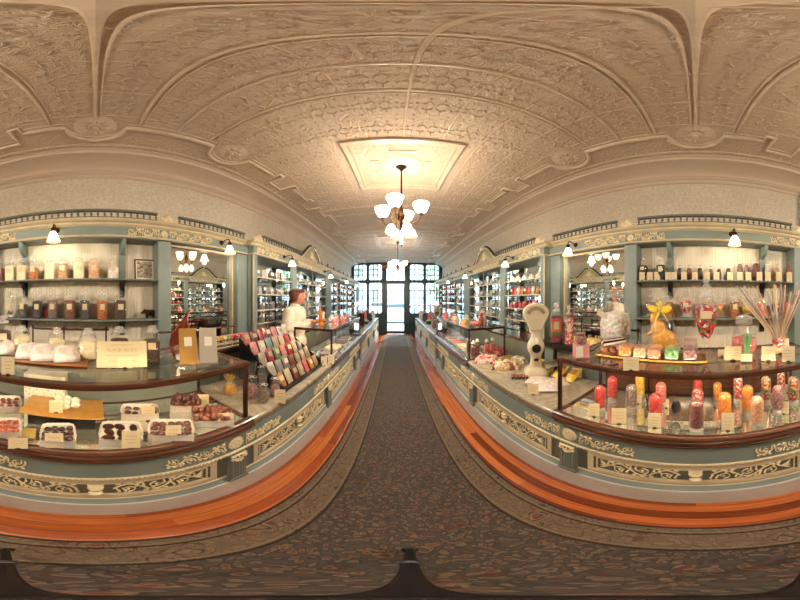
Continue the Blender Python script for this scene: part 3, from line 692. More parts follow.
# ------------------------------------------------------------------ counters
def counter(s, y0, y1, pans, pils, lab, wooden):
    t = T('shop_counter', lab, 'counter')
    MB().prof([(.80, 0), (.772, 0), (.772, .185), (.80, .2)], y0, y1, s).build('plinth', PLINTH, t)
    sbox(MB(), s, .80, .82, y0, y1, 0, .67).build('front_board', TEALD, t)
    sbox(MB(), s, 1.30, 1.32, y0, y1, 0, .67).build('back_board', TEALD, t)
    for y in (y0, y1 - .02): sbox(MB(), s, .82, 1.30, y, y + .02, 0, .67).build('end_board', TEALD, t)
    mb = MB().prof([(.80, .2), (.776, .2), (.776, .208), (.79, .222), (.792, .232), (.80, .24)], y0, y1, s); mb.build('base_moulding', TEAL, t)
    MB().prof([(.80, .24), (.793, .24), (.793, .248), (.80, .252)], y0, y1, s).build('cream_line', CREAM, t)
    MB().prof([(.80, .515), (.788, .515), (.788, .66), (.80, .66)], y0, y1, s).build('frieze_band', TEAL, t)
    mb = MB(); n = int((y1 - y0) / .022)
    MB().prof([(.80, .497), (.783, .497), (.780, .5), (.780, .512), (.786, .517), (.80, .517)], y0, y1, s).build('bead_moulding', CREAM, t)
    for k in range(n): mb.ell((s * .779, y0 + .011 + k * .022, .5055), (.006, .008, .007), 6, 4)
    mb.build('beading', CREAM, t)
    fn = lambda u, v, w: (s * (.80 - w), u, v)
    fz = lambda u, v, w: (s * (.788 - w), u, v)
    for a, b in pans:
        mb = MB(); z0, z1 = .272, .485
        for (p, q, w, h_) in ((0, .034, 0, .010), (.050, .058, 0, .007)):
            sbox(mb, s, .80 - h_, .80, a + p, b - p, z0 + p * .8, z0 + p * .8 + (q - p)); sbox(mb, s, .80 - h_, .80, a + p, b - p, z1 - p * .8 - (q - p), z1 - p * .8)
            sbox(mb, s, .80 - h_, .80, a + p, a + q, z0 + p * .8 + (q - p), z1 - p * .8 - (q - p)); sbox(mb, s, .80 - h_, .80, b - q, b - p, z0 + p * .8 + (q - p), z1 - p * .8 - (q - p))
        mb.build('panel_moulding', CREAM, t, bevel=.0015)
        m_ = (a + b) / 2; mb = MB()
        L = (b - a) / 2 - .125
        vine(mb, fn, m_ + .07, m_ + L, .38, .125, .004, .0055); vine(mb, fn, m_ - .07, m_ - L, .38, .125, .004, .0055)
        for sg in (-1, 1):
            for q in (-.6, -.2, .2, .6): mb.tube([fn(m_ + sg * L, .38, .004), fn(m_ + sg * (L + .025), .38 + q * .03, .008), fn(m_ + sg * (L + .05), .38 + q * .075, .003)], [.005, .006, .002], 5)
        mb.build('scroll_carving', GILT, t)
        mb = MB(); mb.lathe([(.028, -.05), (.03, -.042), (.012, -.03), (.012, -.015), (.03, 0), (.034, .02), (.024, .032), (.03, .045), (.034, .05)], 14, Matrix.Translation(fn(m_, .38, .0))); mb.build('urn_carving', GILT, t)
    for y in pils:
        p = MB(); sbox(p, s, .768, .80, y - .055, y + .055, .215, .49); sbox(p, s, .760, .80, y - .065, y + .065, .2, .225); p = p.build('pilaster', TEALD, t, bevel=.004)
        q = MB()
        for k in (-2, -1, 0, 1, 2): q.tube([(s * .767, y + k * .018, .25), (s * .767, y + k * .018, .42)], .0055, 6)
        q.build('fluting', TEAL, p)
        q = MB(); f2 = lambda u, v, w: (s * (.765 - w), y + u, v)
        for sg in (-1, 1): spiral(q, f2, sg * .042, .465, .022, 1.3, pi / 2, sg, .004, .006)
        q.tube([f2(-.05, .488, 0), f2(.05, .488, 0)], .008, 6); leaf_fan(q, f2, 0, .43, .045, 0, 5, pi * .8, .006); q.build('capital', GILT, p)
        q = MB().lathe([(.0001, .014), (.012, .012), (.016, .004), (.03, .010), (.04, .002), (.048, .006), (.052, 0)], 20, Matrix.Translation(fz(y, .587, 0)) @ Matrix.Rotation(-s * pi / 2, 4, 'Y'), cap=False)
        for k in range(8): a = k * pi / 4; q.ell(fz(y + .028 * cos(a), .587 + .028 * sin(a), .006), (.006, .011, .011), 7, 5)
        q.build('rosette', GILT, t)
        q = MB()
        for sg in (-1, 1):
            vine(q, fz, y + sg * .075, y + sg * .38, .587, .085, .003, .0045)
            for dz in (-.055, .055): q.tube([fz(y + sg * .075, .587 + dz, 0), fz(y + sg * .075, .587 - 0, .002)], .003, 4)
        q.build('frieze_scroll', GILT, t)
    for a, b in wooden:                           # wooden mouldings that carry the glass cases
        MB().prof([(1.34, .67), (.786, .67), (.772, .676), (.770, .69), (.760, .700), (.748, .715), (.748, .735), (.756, .745), (.754, .758), (.762, .768), (.776, .772), (.79, .772), (.79, .757), (1.34, .757)], a, b, s).build('wood_moulding', RWOOD, t)
    return t
counter(-1, -1.9, 3.86, [(-1.75, -.82), (-.54, .54), (.80, 1.86), (2.10, 3.22)], [-.66, .66, 1.98, 3.36], 'left near counter base, teal with cream scroll carving', [(-.76, .76), (2.08, 3.82)])
counter(1, -1.9, 3.86, [(-1.75, -.82), (-.54, .54), (.80, 1.86), (2.10, 3.22)], [-.66, .66, 1.98, 3.36], 'right near counter base, teal with cream scroll carving', [(-.76, .76), (2.08, 3.82)])
counter(-1, 4.02, 8.0, [(4.1, 5.0), (5.25, 6.2), (6.5, 7.6)], [5.12, 6.35, 7.75], 'left far counter base running up to the shopfront', [])
counter(1, 4.02, 8.0, [(4.1, 5.0), (5.25, 6.2), (6.5, 7.6)], [5.12, 6.35, 7.75], 'right far counter base running up to the shopfront', [])
def marble(s, y0, y1, lab, th_=.76, mm=None):
    pts = [(1.36, th_ - .088), (.80, th_ - .088), (.785, th_ - .08), (.785, th_ - .07), (.776, th_ - .06), (.774, th_ - .04)] + [(.78 - .018 * sin(a) , th_ - .02 - .02 * cos(a)) for a in [q * pi / 8 for q in range(9)]] + [(1.36, th_)]
    o = MB().prof(pts, y0, y1, s).build('marble_worktop', mm or MARBLE); return tag(o, lab, 'worktop')
marble(-1, .765, 2.075, 'left veined marble slab between the two glass cases'); marble(1, .765, 2.075, 'right veined marble slab between the two glass cases')
GREYW = paint('grey white counter slab', c(176, 178, 180), .2)
marble(-1, 4.02, 8.0, 'left far pale counter slab near the shopfront', mm=GREYW); marble(1, 4.02, 8.0, 'right far pale counter slab near the shopfront', mm=GREYW)
marble(-1, -1.9, -.765, 'left marble slab behind the near glass case'); marble(1, -1.9, -.765, 'right marble slab behind the near glass case')
for s in (-1, 1):
    t = T('end_post', f'{SIDE[s]} dark wooden post closing the gap between the counters', 'post', (s * .9, 3.94, 0))
    MB().cbox(0, 0, .43, .22, .13, .86).build('shaft', DWOOD, t, bevel=.006); MB().cbox(0, 0, .875, .25, .15, .03).build('cap', BLACK, t, bevel=.006)

# ------------------------------------------------------------------ glass cases
def glass_case(s, y0, y1, lab, deck, railm, back):
    t = T('glass_display_case', lab, 'display case')
    X0, X1, Z0, Z1 = .785, 1.30, .7725, 1.155
    r = MB()
    r.prof([(X0, Z1 - .03), (X0 - .006, Z1 - .028), (X0 - .01, Z1 - .015), (X0 - .006, Z1), (X0 + .022, Z1), (X0 + .022, Z1 - .03)], y0, y1, s)
    r.build('front_rail', railm, t)
    for ya, yb in ((y0, y0 + .026), (y1 - .026, y1)): sbox(MB(), s, X0 + .022, X1, ya, yb, Z1 - .03, Z1).build('side_rail', railm, t, bevel=.004)
    sbox(MB(), s, X1 - .026, X1, y0 + .026, y1 - .026, Z1 - .03, Z1).build('back_rail', railm, t, bevel=.004)
    for xx in (X0, X1 - .02):
        for yy in (y0, y1 - .022): sbox(MB(), s, xx, xx + .02, yy, yy + .022, Z0 - .01 if xx > 1 else Z0, Z1 - .03).build('corner_post', DWOOD, t, bevel=.003)
    sbox(MB(), s, X0 + .008, X0 + .012, y0 + .022, y1 - .022, Z0, Z1 - .03).build('front_pane', GLASS, t)
    for yy in (y0 + .009, y1 - .013): sbox(MB(), s, X0 + .02, X1 - .02, yy, yy + .004, Z0 - .008, Z1 - .03).build('side_pane', GLASS, t)
    sbox(MB(), s, X0 + .022, X1 - .026, y0 + .026, y1 - .026, Z1 - .009, Z1 - .003).build('top_pane', thin_glass('case top glass', (.96, .98, .96, 1), 1.9, .01), t)
    sbox(MB(), s, X0 + .014, X1 - .03, y0 + .024, y1 - .024, .758, .764).build('deck', deck, t)
    if back == 'wood':
        n = 4; w = (y1 - y0 - .08) / n
        for k in range(n): sbox(MB(), s, X1 - .018, X1 - .004, y0 + .04 + k * w, y0 + .02 + (k + 1) * w, .775, 1.02).build('sliding_door', RWOOD, t, bevel=.003)
    elif back == 'teal':
        sbox(MB(), s, X1 - .012, X1 - .004, y0 + .022, y1 - .022, .77, .90).build('back_door', TEALD, t)
    # tube lamp along the inside of the top front rail
    l = MB().tube([(s * (X0 + .036), y0 + .08, Z1 - .026), (s * (X0 + .036), y1 - .08, Z1 - .026)], .006, 8).build('tube_lamp', glow('case tube lamp', c(255, 226, 186), 50), t)
    sbox(MB(), s, X0 + .022, X0 + .05, y0 + .07, y1 - .07, Z1 - .016, Z1 - .0095).build('added_lamp_hood', DWOOD, t)  # strip added over the tube to block its glare from above
    return t
def deckm(name, a, rough):
    t = NT(name); g = t.n('BsdfGlossy', Color=(.84, .88, .84, 1), Roughness=rough); d = t.n('BsdfDiffuse', Color=a); m = t.n('MixShader'); m.inputs[0].default_value = .2
    t.l(g.outputs[0], m.inputs[1]); t.l(d.outputs[0], m.inputs[2]); t.l(m.outputs[0], t.out.inputs[0]); return t.m
DECK = deckm('mirror deck', c(206, 206, 186), .03)
glass_case(-1, -.745, .745, 'left near glass case full of chocolate trays', DECK, RWOOD, 'teal')
glass_case(1, -.745, .745, 'right near glass case full of candy domes', DECK, RWOOD, 'wood')
glass_case(-1, 2.10, 3.80, 'left farther glass case where the clerk stands', DECK, DWOOD, 'none')
glass_case(1, 2.10, 3.80, 'right farther glass case beyond the white scale', DECK, DWOOD, 'none')
# ------------------------------------------------------------------ small builders (origin at the base, front = local -Y)
def squ(mb, prof, p=4.0, seg=28, M=None):
    vs = []; fs = []
    for r, z in prof:
        for k in range(seg):
            a = 2 * pi * k / seg; q = p if r > .3 * prof[0][0] else 2
            d = (abs(cos(a)) ** q + abs(sin(a)) ** q) ** (-1 / q); vs.append((r * d * cos(a), r * d * sin(a), z))
    n = len(prof)
    for i in range(n - 1):
        for k in range(seg): fs.append((i * seg + k, i * seg + (k + 1) % seg, (i + 1) * seg + (k + 1) % seg, (i + 1) * seg + k))
    fs.append(tuple(range(seg))[::-1]); fs.append(tuple((n - 1) * seg + k for k in range(seg)))
    return mb.add(vs, fs, M)
def torus(mb, cc, R, r, axis='Y', seg=16):
    pts = []
    for k in range(seg + 1):
        a = 2 * pi * k / seg
        pts.append((cc[0] + R * cos(a), cc[1], cc[2] + R * sin(a)) if axis == 'Y' else (cc[0] + R * cos(a), cc[1] + R * sin(a), cc[2]))
    return mb.tube(pts, r, 6, caps=False)
def stuff(o): o['kind'] = 'stuff'; return o
def sq_jar(lab, x, y, z, rz, w, h, fill, frac=.9, group=None, lbl=True, knob='ring'):
    t = T('glass_jar', lab, 'jar', (x, y, z), rz, group); r = w / 2; b = h * .74
    MB_ = MB(); squ(MB_, [(r * .92, 0), (r, .006), (r, b * .86), (r * .93, b * .94), (r * .70, b), (r * .62, b + .006), (r * .66, b + .012)], 5); MB_.build('body', JGLASS, t)
    f = MB(); q = b * .9 * frac; squ(f, [(r * .88, .006), (r * .9, .012), (r * .9, q - .006), (r * .7, q), (r * .2, q + .004)], 5); f.build('candy_filling', fill, t)
    l = MB(); l.lathe([(r * .68, b + .008), (r * .72, b + .014), (r * .66, b + .024), (r * .34, h * .83), (r * .2, h * .85)], 20)
    if knob == 'ring': torus(l, (0, 0, h * .92), h * .058, .0035)
    else: l.lathe([(r * .2, h * .82), (r * .2, h * .85), (r * .46, h * .90), (r * .50, h * .94), (r * .34, h * .985), (.0001, h)], 18)
    l.build('lid', LGLASS, t)
    if lbl: MB().cbox(0, -r * 1.0 - .0012, b * .58, w * .42, .0015, b * .26).build('paper_label', CARD, t)
    return t
def lathe_jar(lab, x, y, z, rz, prof, fillprof, lidprof, fill, group=None, lblz=None, lw=.03, name='glass_jar', cat='jar', ring=None):
    t = T(name, lab, cat, (x, y, z), rz, group)
    MB().lathe(prof, 24).build('body', JGLASS, t); MB().lathe(fillprof, 24).build('candy_filling', fill, t)
    if lidprof:
        l = MB().lathe(lidprof, 20)
        if ring: torus(l, (0, 0, ring[0]), ring[1], .0035)
        l.build('lid', LGLASS, t)
    if lblz: MB().cbox(0, -lblz[1] - .002, lblz[0], lw, .0015, lw * .8).build('paper_label', CARD, t)
    return t
def round_jar(lab, x, y, z, rz, w, h, fill, group=None, foot=True, lbl=True):
    r = w / 2; f = .14 * h if foot else 0
    pr = ([(r * .6, 0), (r * .62, .004), (r * .2, f * .5), (r * .16, f * .8)] if foot else [(r * .5, 0)]) + [(r * .45, f), (r * .85, f + .12 * h), (r, f + .26 * h), (r * .95, f + .4 * h), (r * .6, f + .52 * h), (r * .42, f + .56 * h), (r * .46, f + .58 * h)]
    fp = [(.0001, f + .008), (r * .42, f + .01), (r * .8, f + .13 * h), (r * .95, f + .27 * h), (r * .86, f + .38 * h), (.0001, f + .42 * h)]
    lp = [(r * .46, f + .58 * h), (r * .5, f + .6 * h), (r * .3, f + .66 * h), (r * .1, f + .69 * h)]
    return lathe_jar(lab, x, y, z, rz, pr, fp, lp, fill, group, (f + .27 * h, r) if lbl else None, r * .8, ring=(f + .74 * h, .055 * h))
def candy_bag(lab, x, y, z, rz, w, h, fill, film=None, group=None, tie=None, frac=.5, neck=.62):
    t = T('cellophane_bag', lab, 'bag', (x, y, z), rz, group); r = w / 2; n = h * neck
    pr = [(r * .7, 0), (r * .95, h * .05), (r, n * .4), (r * .85, n * .75), (r * .4, n - .01), (r * .2, n), (r * .4, n + .02), (r * .62, n + (h - n) * .6), (r * .75, h)]
    mb = MB(); seg = 22; vs = []; fs = []
    for j, (rr, zz) in enumerate(pr):
        for k in range(seg):
            a = 2 * pi * k / seg; q = 1 + (.22 * sin(a * 7) if j > 5 else .03 * sin(a * 5)); vs.append((rr * q * cos(a), rr * q * sin(a) * .75, zz + (.012 * sin(a * 7) if j == len(pr) - 1 else 0)))
    for j in range(len(pr) - 1):
        for k in range(seg): fs.append((j * seg + k, j * seg + (k + 1) % seg, (j + 1) * seg + (k + 1) % seg, (j + 1) * seg + k))
    mb.add(vs, fs + [tuple(range(seg))[::-1]]).build('film', film or FILM, t)
    MB().lathe([(.0001, .003), (r * .66, .004), (r * .9, h * .06), (r * .93, h * frac * .6), (r * .6, h * frac), (.0001, h * frac * 1.05)], 18, sy=.75).build('candy_filling', fill, t)
    b = MB(); torus(b, (0, 0, n), r * .26, .004, 'Z')
    for sg in (-1, 1): b.tube([(0, -r * .2, n), (sg * .02, -r * .35, n + .014), (sg * .034, -r * .35, n), (sg * .016, -r * .3, n - .008), (0, -r * .2, n)], .003, 5, flat=.6)
    b.build('ribbon', tie or WHITE, t)
    return t
def packet(lab, x, y, z, rz, w, h, d, col, lblcol=None, tilt=0.25, group=None, name='candy_packet'):
    t = T(name, lab, 'packet', (x, y, z), rz, group); R = Matrix.Rotation(-tilt, 4, 'X')
    n = 6; vs = []; fs = []; mb = MB()
    for side in (-1, 1):
        for j in range(n + 1):
            for i in range(n + 1):
                u, v = i / n, j / n; bul = d * .5 * (max(0, sin(pi * u)) ** .4) * (max(0, sin(pi * v)) ** .4)
                vs.append(((u - .5) * w, side * bul, v * h))
    m = (n + 1) ** 2
    for side in (0, 1):
        for j in range(n):
            for i in range(n): a = side * m + j * (n + 1) + i; fs.append((a, a + 1, a + n + 2, a + n + 1))
    mb.add(vs, fs, R); mb.build('wrapper', col, t, ang=60)
    if lblcol: MB().cbox(0, -d * .5 - .001, h * .62, w * .62, .0016, h * .34, R).build('paper_label', lblcol, t)
    return t
def price_card(px, py, pyt, npx, z, lab, x=None, group=None, tilt=.25):
    if x is None: X, Y = P(px, py, z)
    else: X, Y = x, PX(px, x)
    h = max(.018, ztop(X, Y, pyt) - z); w = wid(X, Y, npx)
    t = T('price_card', lab, 'price card', (X, Y, z), face(X, Y), group); R = Matrix.Translation((0, 0, .002)) @ Matrix.Rotation(-tilt, 4, 'X')
    mb = MB(); mb.box(-w / 2, w / 2, -.0006, .0006, 0, h, R); mb.use(1)
    for k, q in enumerate((.72, .52, .34)): mb.box(-w * (.30, .34, .2)[k], w * (.32, .3, .22)[k], -.0012, -.0007, h * q - h * .010, h * q + h * .012, R)
    mb.build('card', [CARD, INK], t, smooth=False)
    c_ = MB().cbox(0, .006, .003, w * .3, .02, .006); c_.tube([(0, -.003, .004), (.004, -.004, .010), (0, -.004, .014), (-.004, -.004, .010), (0, -.003, .004)], .0011, 5); c_.build('clip', BRONZE, t)
    return t

RED = candy('red candies', [c(196, 34, 40), c(220, 60, 60), c(170, 20, 30)], 110)
REDW = candy('red and white candies', [c(190, 30, 36), c(230, 214, 204), c(210, 60, 56)], 80)
PINKC = candy('pink candies', [c(226, 110, 110), c(236, 150, 140), c(210, 80, 84)], 100)
ORNG = candy('orange candies', [c(236, 140, 40), c(226, 160, 70), c(214, 110, 34)], 100)
YELL = candy('yellow candies', [c(232, 190, 60), c(220, 170, 40), c(240, 214, 110)], 90)
AMBER = candy('amber candies', [c(176, 96, 36), c(206, 132, 60), c(140, 66, 24)], 80)
MULTI = candy('mixed colour candies', [c(200, 50, 60), c(70, 140, 80), c(236, 200, 80), c(220, 130, 150), c(60, 40, 50)], 75)
GREYC = candy('grey sugared candies', [c(136, 120, 118), c(160, 144, 138), c(110, 96, 96)], 110)
MAUVE = candy('mauve candies', [c(150, 104, 106), c(176, 134, 128), c(124, 80, 84)], 110)
MAROON = candy('maroon sugared candies', [c(110, 46, 46), c(140, 70, 66), c(88, 32, 36)], 110)
PEACH = candy('peach candies', [c(226, 168, 126), c(236, 190, 150), c(206, 140, 100)], 110)
TANC = candy('tan nuts', [c(186, 140, 96), c(206, 164, 118), c(160, 112, 72)], 90)
CREAMC = candy('cream powder', [c(236, 222, 180), c(240, 228, 190)], 60, .6, .3)
WHITEC = candy('white wrapped candies', [c(240, 236, 226), c(232, 226, 214), c(240, 214, 204), c(222, 222, 214)], 28, .3)
BLACKC = candy('black candies', [c(30, 20, 22), c(44, 30, 30), c(22, 14, 16)], 90)
BRNC = candy('brown candies', [c(118, 64, 44), c(140, 82, 58), c(96, 48, 34)], 110)
DKBRN = candy('dark brown candies', [c(70, 40, 32), c(84, 52, 42), c(54, 30, 26)], 110)
GRYB = candy('grey brown candies', [c(120, 96, 84), c(90, 72, 66), c(140, 116, 100)], 110)
SLATE = candy('dark grey candies', [c(70, 66, 66), c(86, 82, 80), c(52, 48, 50)], 110)
GREEN = candy('green candies', [c(110, 186, 110), c(150, 206, 140), c(80, 160, 90)], 80)
POPC = candy('caramel popcorn', [c(232, 196, 110), c(222, 170, 80), c(240, 220, 160)], 50)

# ------------------------------------------------------------------ jars on the left shelves
XS = 1.90
def cnt(lst, i): return ORD[i]
L1 = [(1, 8, 257, MAROON, 'dark red candy', .8), (10.5, 10.5, 258, CREAMC, 'cream powder', .95), (22, 10.5, 257, CREAMC, 'pale cream powder', .95), (34, 11, 256.5, AMBER, 'orange candy', .75), (50, 11.5, 256, CREAMC, 'cream coloured sweets', .97), (63, 11.5, 255, TANC, 'tan nuts', .95), (79, 11.5, 254, CREAMC, 'ivory sweets', .97), (94, 11.5, 254, PEACH, 'beige sweets', .95), (113, 11.5, 254, WHITEC, 'white wrapped sweets', .7)]
for i, (px, n, yt, f, nm, fr) in enumerate(L1):
    x = -XS; y = PX(px, x); sq_jar(f'square glass jar of {nm}, {ORD[i]} from left on upper left shelf', x, y, 1.70, pi / 2, wid(x, y, n), ztop(x, y, yt) - 1.70, f, fr, 'square jars on the upper left shelf')
L2 = [(-4, 10, 293, GRYB, 'grey brown sweets', .7), (10, 12, 292, WHITEC, 'star anise under clear glass', .1), (23.5, 10, 291, SLATE, 'dark grey sweets', .75), (38, 10.5, 291, BLACKC, 'black sweets', .97), (53, 10.5, 290, GRYB, 'grey brown sweets', .97), (70, 11.5, 290, BRNC, 'cinnamon brown sweets', .97), (85, 10.5, 290, SLATE, 'dark grey drops', .97), (102, 11, 290, AMBER, 'russet sweets', .97), (120, 12.5, 290, DKBRN, 'dark brown sweets', .97)]
for i, (px, n, yt, f, nm, fr) in enumerate(L2[1:]):
    x = -XS; y = PX(px, x); j = sq_jar(f'square glass jar of {nm}, {ORD[i]} from left on lower left shelf', x, y, 1.315, pi / 2, wid(x, y, n), ztop(x, y, yt) - 1.315, f, fr, 'square jars on the lower left shelf')
    if i == 0:
        mb = MB()
        for k in range(9): a = k * .7; mb.tube([(0, 0, .04), (.025 * cos(a), .025 * sin(a), .05 + .02 * sin(k * 2.1)), (.034 * cos(a), .034 * sin(a), .02 + .03 * abs(sin(k)))], [.006, .005, .002], 5)
        mb.build('star_anise', DKBRN, j)
x, y = -1.93, PX(46, -1.93)
t = T('red_tin', 'narrow dark red tin between the black and grey brown jars on lower left shelf', 'tin', (x, y, 1.315), pi / 2)
MB().cbox(0, 0, .05, .04, .03, .10).build('body', paint('dark red tin', c(120, 30, 30), .35), t, bevel=.004); MB().cbox(0, 0, .106, .044, .034, .012).build('lid', BRONZE, t, bevel=.003)
t = T('pedestal', 'x', 'x') if False else None
# framed picture
x = -1.955; y = PX(145, x); w_ = wid(x, y, 21); h_ = ztop(x, y, 259) - 1.70
t = T('framed_picture', 'brown framed sepia picture standing on the upper left shelf', 'picture', (x, y, 1.70), pi / 2); R = Matrix.Rotation(-.12, 4, 'X')
mb = MB()
for a in ((-w_ / 2, w_ / 2, 0, .013), (-w_ / 2, w_ / 2, h_ - .013, h_), (-w_ / 2, -w_ / 2 + .013, .013, h_ - .013), (w_ / 2 - .013, w_ / 2, .013, h_ - .013)): mb.box(a[0], a[1], -.008, .006, a[2], a[3], R)
mb.build('frame', DWOOD, t, bevel=.002)
MB().box(-w_ / 2 + .012, w_ / 2 - .012, -.002, .002, .012, h_ - .012, R).build('mount', WHITE, t)
def sepia():
    t_ = NT('sepia street print'); co = t_.coords((30, 30, 60)); n = t_.n('TexNoise', Scale=1.0, Detail=5.0); t_.l(co, n.inputs['Vector'])
    t_.bsdf(t_.ramp(n.outputs[0], [(.35, c(96, 86, 72)), (.5, c(160, 148, 124)), (.65, c(206, 196, 172))]), .4); return t_.m
MB().box(-w_ / 2 + .026, w_ / 2 - .026, -.0035, -.002, .028, h_ - .024, R).build('print', sepia(), t)
# pig figurine
x = -1.92; y = PX(150, x)
t = T('pig_figurine', 'dark bronze pig figurine standing on the lower left shelf', 'figurine', (x, y, 1.315), pi / 2 + .15)
mb = MB()
mb.ell((0, 0, .058), (.052, .028, .028)).ell((-.028, 0, .062), (.032, .026, .028)).ell((.03, 0, .058), (.03, .028, .029)).ell((-.062, 0, .064), (.024, .02, .02)).cap((-.075, 0, .06), (-.092, 0, .056), .012, .010)
for lx in (-.034, .036):
    for ly in (-.014, .014): mb.cap((lx, ly, .04), (lx, ly, .008), .011, .008)
for ly in (-.013, .013): mb.ell((-.056, ly, .084), (.008, .006, .011))
mb.cap((.058, 0, .066), (.07, 0, .074), .004, .003)
o = mb.build('body', BRONZE, t); r_ = o.modifiers.new('remesh', 'REMESH'); r_.mode = 'VOXEL'; r_.voxel_size = .0025; r_.use_smooth_shade = True
sm = o.modifiers.new('smooth', 'SMOOTH'); sm.iterations = 4
# ------------------------------------------------------------------ jars and bags on the right shelves
x = XS
for i, (px, n, yt, f, nm) in enumerate([(643.5, 10, 252, BLACKC, 'dark sweets with a red ribbon'), (661, 9.5, 255, BLACKC, 'black and maroon sweets')]):
    y = PX(px, x)
    j = (round_jar if i == 0 else lambda *a, **k: sq_jar(*a))(f'{"round" if i == 0 else "square"} glass jar of {nm} on the upper right shelf', x, y, 1.70, -pi / 2, wid(x, y, n), ztop(x, y, yt) - 1.70, f)
    if i == 0: MB().tube([(.03 * cos(a_), .03 * sin(a_), .105 + .004 * sin(3 * a_)) for a_ in [q * pi / 8 for q in range(17)]], .008, 6).build('ribbon', paint('red ribbon', c(200, 30, 40), .4), j)
BG = [(679.5, 5.5, 265, CHOC, 'small bag of dark chocolate'), (689, 6.5, 265, BRNC, 'small brown and pink bag'), (700, 6.5, 265, CHOC, 'plump bag of dark sweets'), (711, 5.5, 266, GRYB, 'small pale brown bag'), (719, 5, 266, CHOC, 'slim bag of dark sweets'), (728.5, 6, 265, CHOC, 'squat bag of dark truffles'), (740, 6.5, 260, GRYB, 'tall speckled brown bag'), (746.5, 5.5, 261, MAUVE, 'tall mauve brown bag'), (756, 8, 259, MAROON, 'wide maroon and white bag'), (767.5, 6, 262, WHITEC, 'bag of white and green sweets'), (777, 6, 264, TANC, 'small bag of tan nuts'), (790, 6, 259, PINKC, 'tall bag of pink sweets'), (796, 4, 261, MAROON, 'narrow bag of dark red sweets')]
for i, (px, n, yt, f, nm) in enumerate(BG):
    y = PX(px, 1.92); candy_bag(f'{nm}, {ORD[i]} from left in the row on upper right shelf', 1.92, y, 1.70, -pi / 2, wid(1.92, y, n), ztop(1.92, y, yt) - 1.70, f, group='bags on the upper right shelf', frac=.78, neck=.86)
for i, px in enumerate([642, 650, 657, 668, 674, 684, 695, 707, 716.5, 730, 740, 748.5, 759.5, 768, 779, 789.5, 797]):
    price_card(px, 0, 272, 5.6, 1.70, f'small cream price card, number {i + 1} from left along the upper right shelf edge'.replace('number ' + str(i + 1), (ORD + ['last'])[i]), x=1.845, group='price cards on the upper right shelf', tilt=.12)
def s2(px): return PX(px, XS)
R2 = [('r', 650, 11, 289, MAUVE, 'pale lavender sweets'), ('s', 669, 9.5, 292, AMBER, 'amber sweets'), ('r', 686, 14, 286, REDW, 'red and white sweets'), ('s', 705.5, 8, 291, PEACH, 'peach sweets'), ('r', 719.5, 9, 292, ORNG, 'golden orange sweets'), ('s', 734, 11, 292, AMBER, 'orange red sweets'), ('r', 746.5, 12, 294, YELL, 'yellow and brown sweets'), ('s', 761, 10, 293, PINKC, 'pink sweets'), ('r', 775.5, 9, 292, MAROON, 'dark red sweets'), ('s', 788, 9, 292, PINKC, 'rose pink sweets')]
for i, (k, px, n, yt, f, nm) in enumerate(R2):
    y = s2(px); fn_ = round_jar if k == 'r' else sq_jar
    fn_(f'{"round" if k == "r" else "square"} glass jar of {nm}, {ORD[i]} from left on lower right shelf', XS, y, 1.315, -pi / 2, wid(XS, y, n) * .95, ztop(XS, y, yt) - 1.315, f)

# ------------------------------------------------------------------ rear tables behind the cases, with things on them
for s in (-1, 1):
    t = T('rear_table', f'{SIDE[s]} narrow dark wooden table in the staff aisle behind the glass case', 'table', (s * 1.487, .92, 0))
    MB().cbox(0, 0, 1.05, .24, 1.2, .02).build('tabletop', RWOOD if s < 0 else DWOOD, t, bevel=.004); MB().cbox(0, 0, 1.02, .22, 1.16, .04).build('apron', BLACK, t)
    for a in (-.1, .1):
        for b_ in (-.57, .57): MB().cbox(a, b_, .50, .03, .03, 1.0).build('leg', DWOOD, t)
ZT = 1.06
# ---- left: copper pans, tiered rack with candy rolls, rail rack with paper roll
x, y = -1.40, PX(175, -1.40)
t = T('copper_pan', 'tall pointed reddish brown pan leaning behind the gold and silver boxes', 'pan', (x, y, ZT), face(x, y))
COPPER = paint('reddish copper', c(122, 50, 34), .3, metal=.35, scale=30)
prof_ = [(0, .012), (.05, .05), (.062, .10), (.058, .16), (.04, .22), (.018, .265), (.010, .30), (.013, .315), (.004, .33)]
vs = []; fs = []
R = Matrix.Scale(1.2, 4) @ Matrix.Rotation(.28, 4, 'Y') @ Matrix.Rotation(-.1, 4, 'X')
for j, (hw, z) in enumerate(prof_):
    for k in range(9):
        u = -1 + 2 * k / 8; vs.append((hw * u, .03 * (1 - u * u) * (hw / .06), z * .9))
mb = MB()
for j in range(len(prof_) - 1):
    for k in range(8): fs.append((j * 9 + k, j * 9 + k + 1, (j + 1) * 9 + k + 1, (j + 1) * 9 + k))
mb.add(vs, fs, R); o = mb.build('bowl', COPPER, t); so_ = o.modifiers.new('solid', 'SOLIDIFY'); so_.thickness = .005
MB().tube([R @ Vector((hw, 0, z * .9)) for hw, z in prof_], .0045, 6).build('rim', paint('pinkish rim', c(176, 110, 104), .3, metal=.3), t)
MB().lathe([(.05, 0), (.05, .006), (.02, .012), (.012, .02)], 16, sx=1.1).build('foot', COPPER, t)
x, y = -1.42, PX(196, -1.42)
t = T('round_pan', 'round reddish brown disc shaped pan just right of the pointed pan', 'pan', (x, y, ZT), face(x, y)); R = Matrix.Translation((0, 0, .065)) @ Matrix.Rotation(pi / 2 - .2, 4, 'X')
MB().lathe([(.0001, .0), (.05, .002), (.062, .012), (.066, .012), (.064, .0), (.05, -.006), (.0001, -.008)], 28, R, cap=False).build('dish', COPPER, t); torus(MB(), (0, 0, 0), .01, .01)
MB().box(-.03, .03, -.02, .04, 0, .006).box(-.004, .004, .01, .016, .006, .06).build('stand', BRONZE, t)
x = -1.44; y0_, y1_ = PX(213, x), PX(243, x)
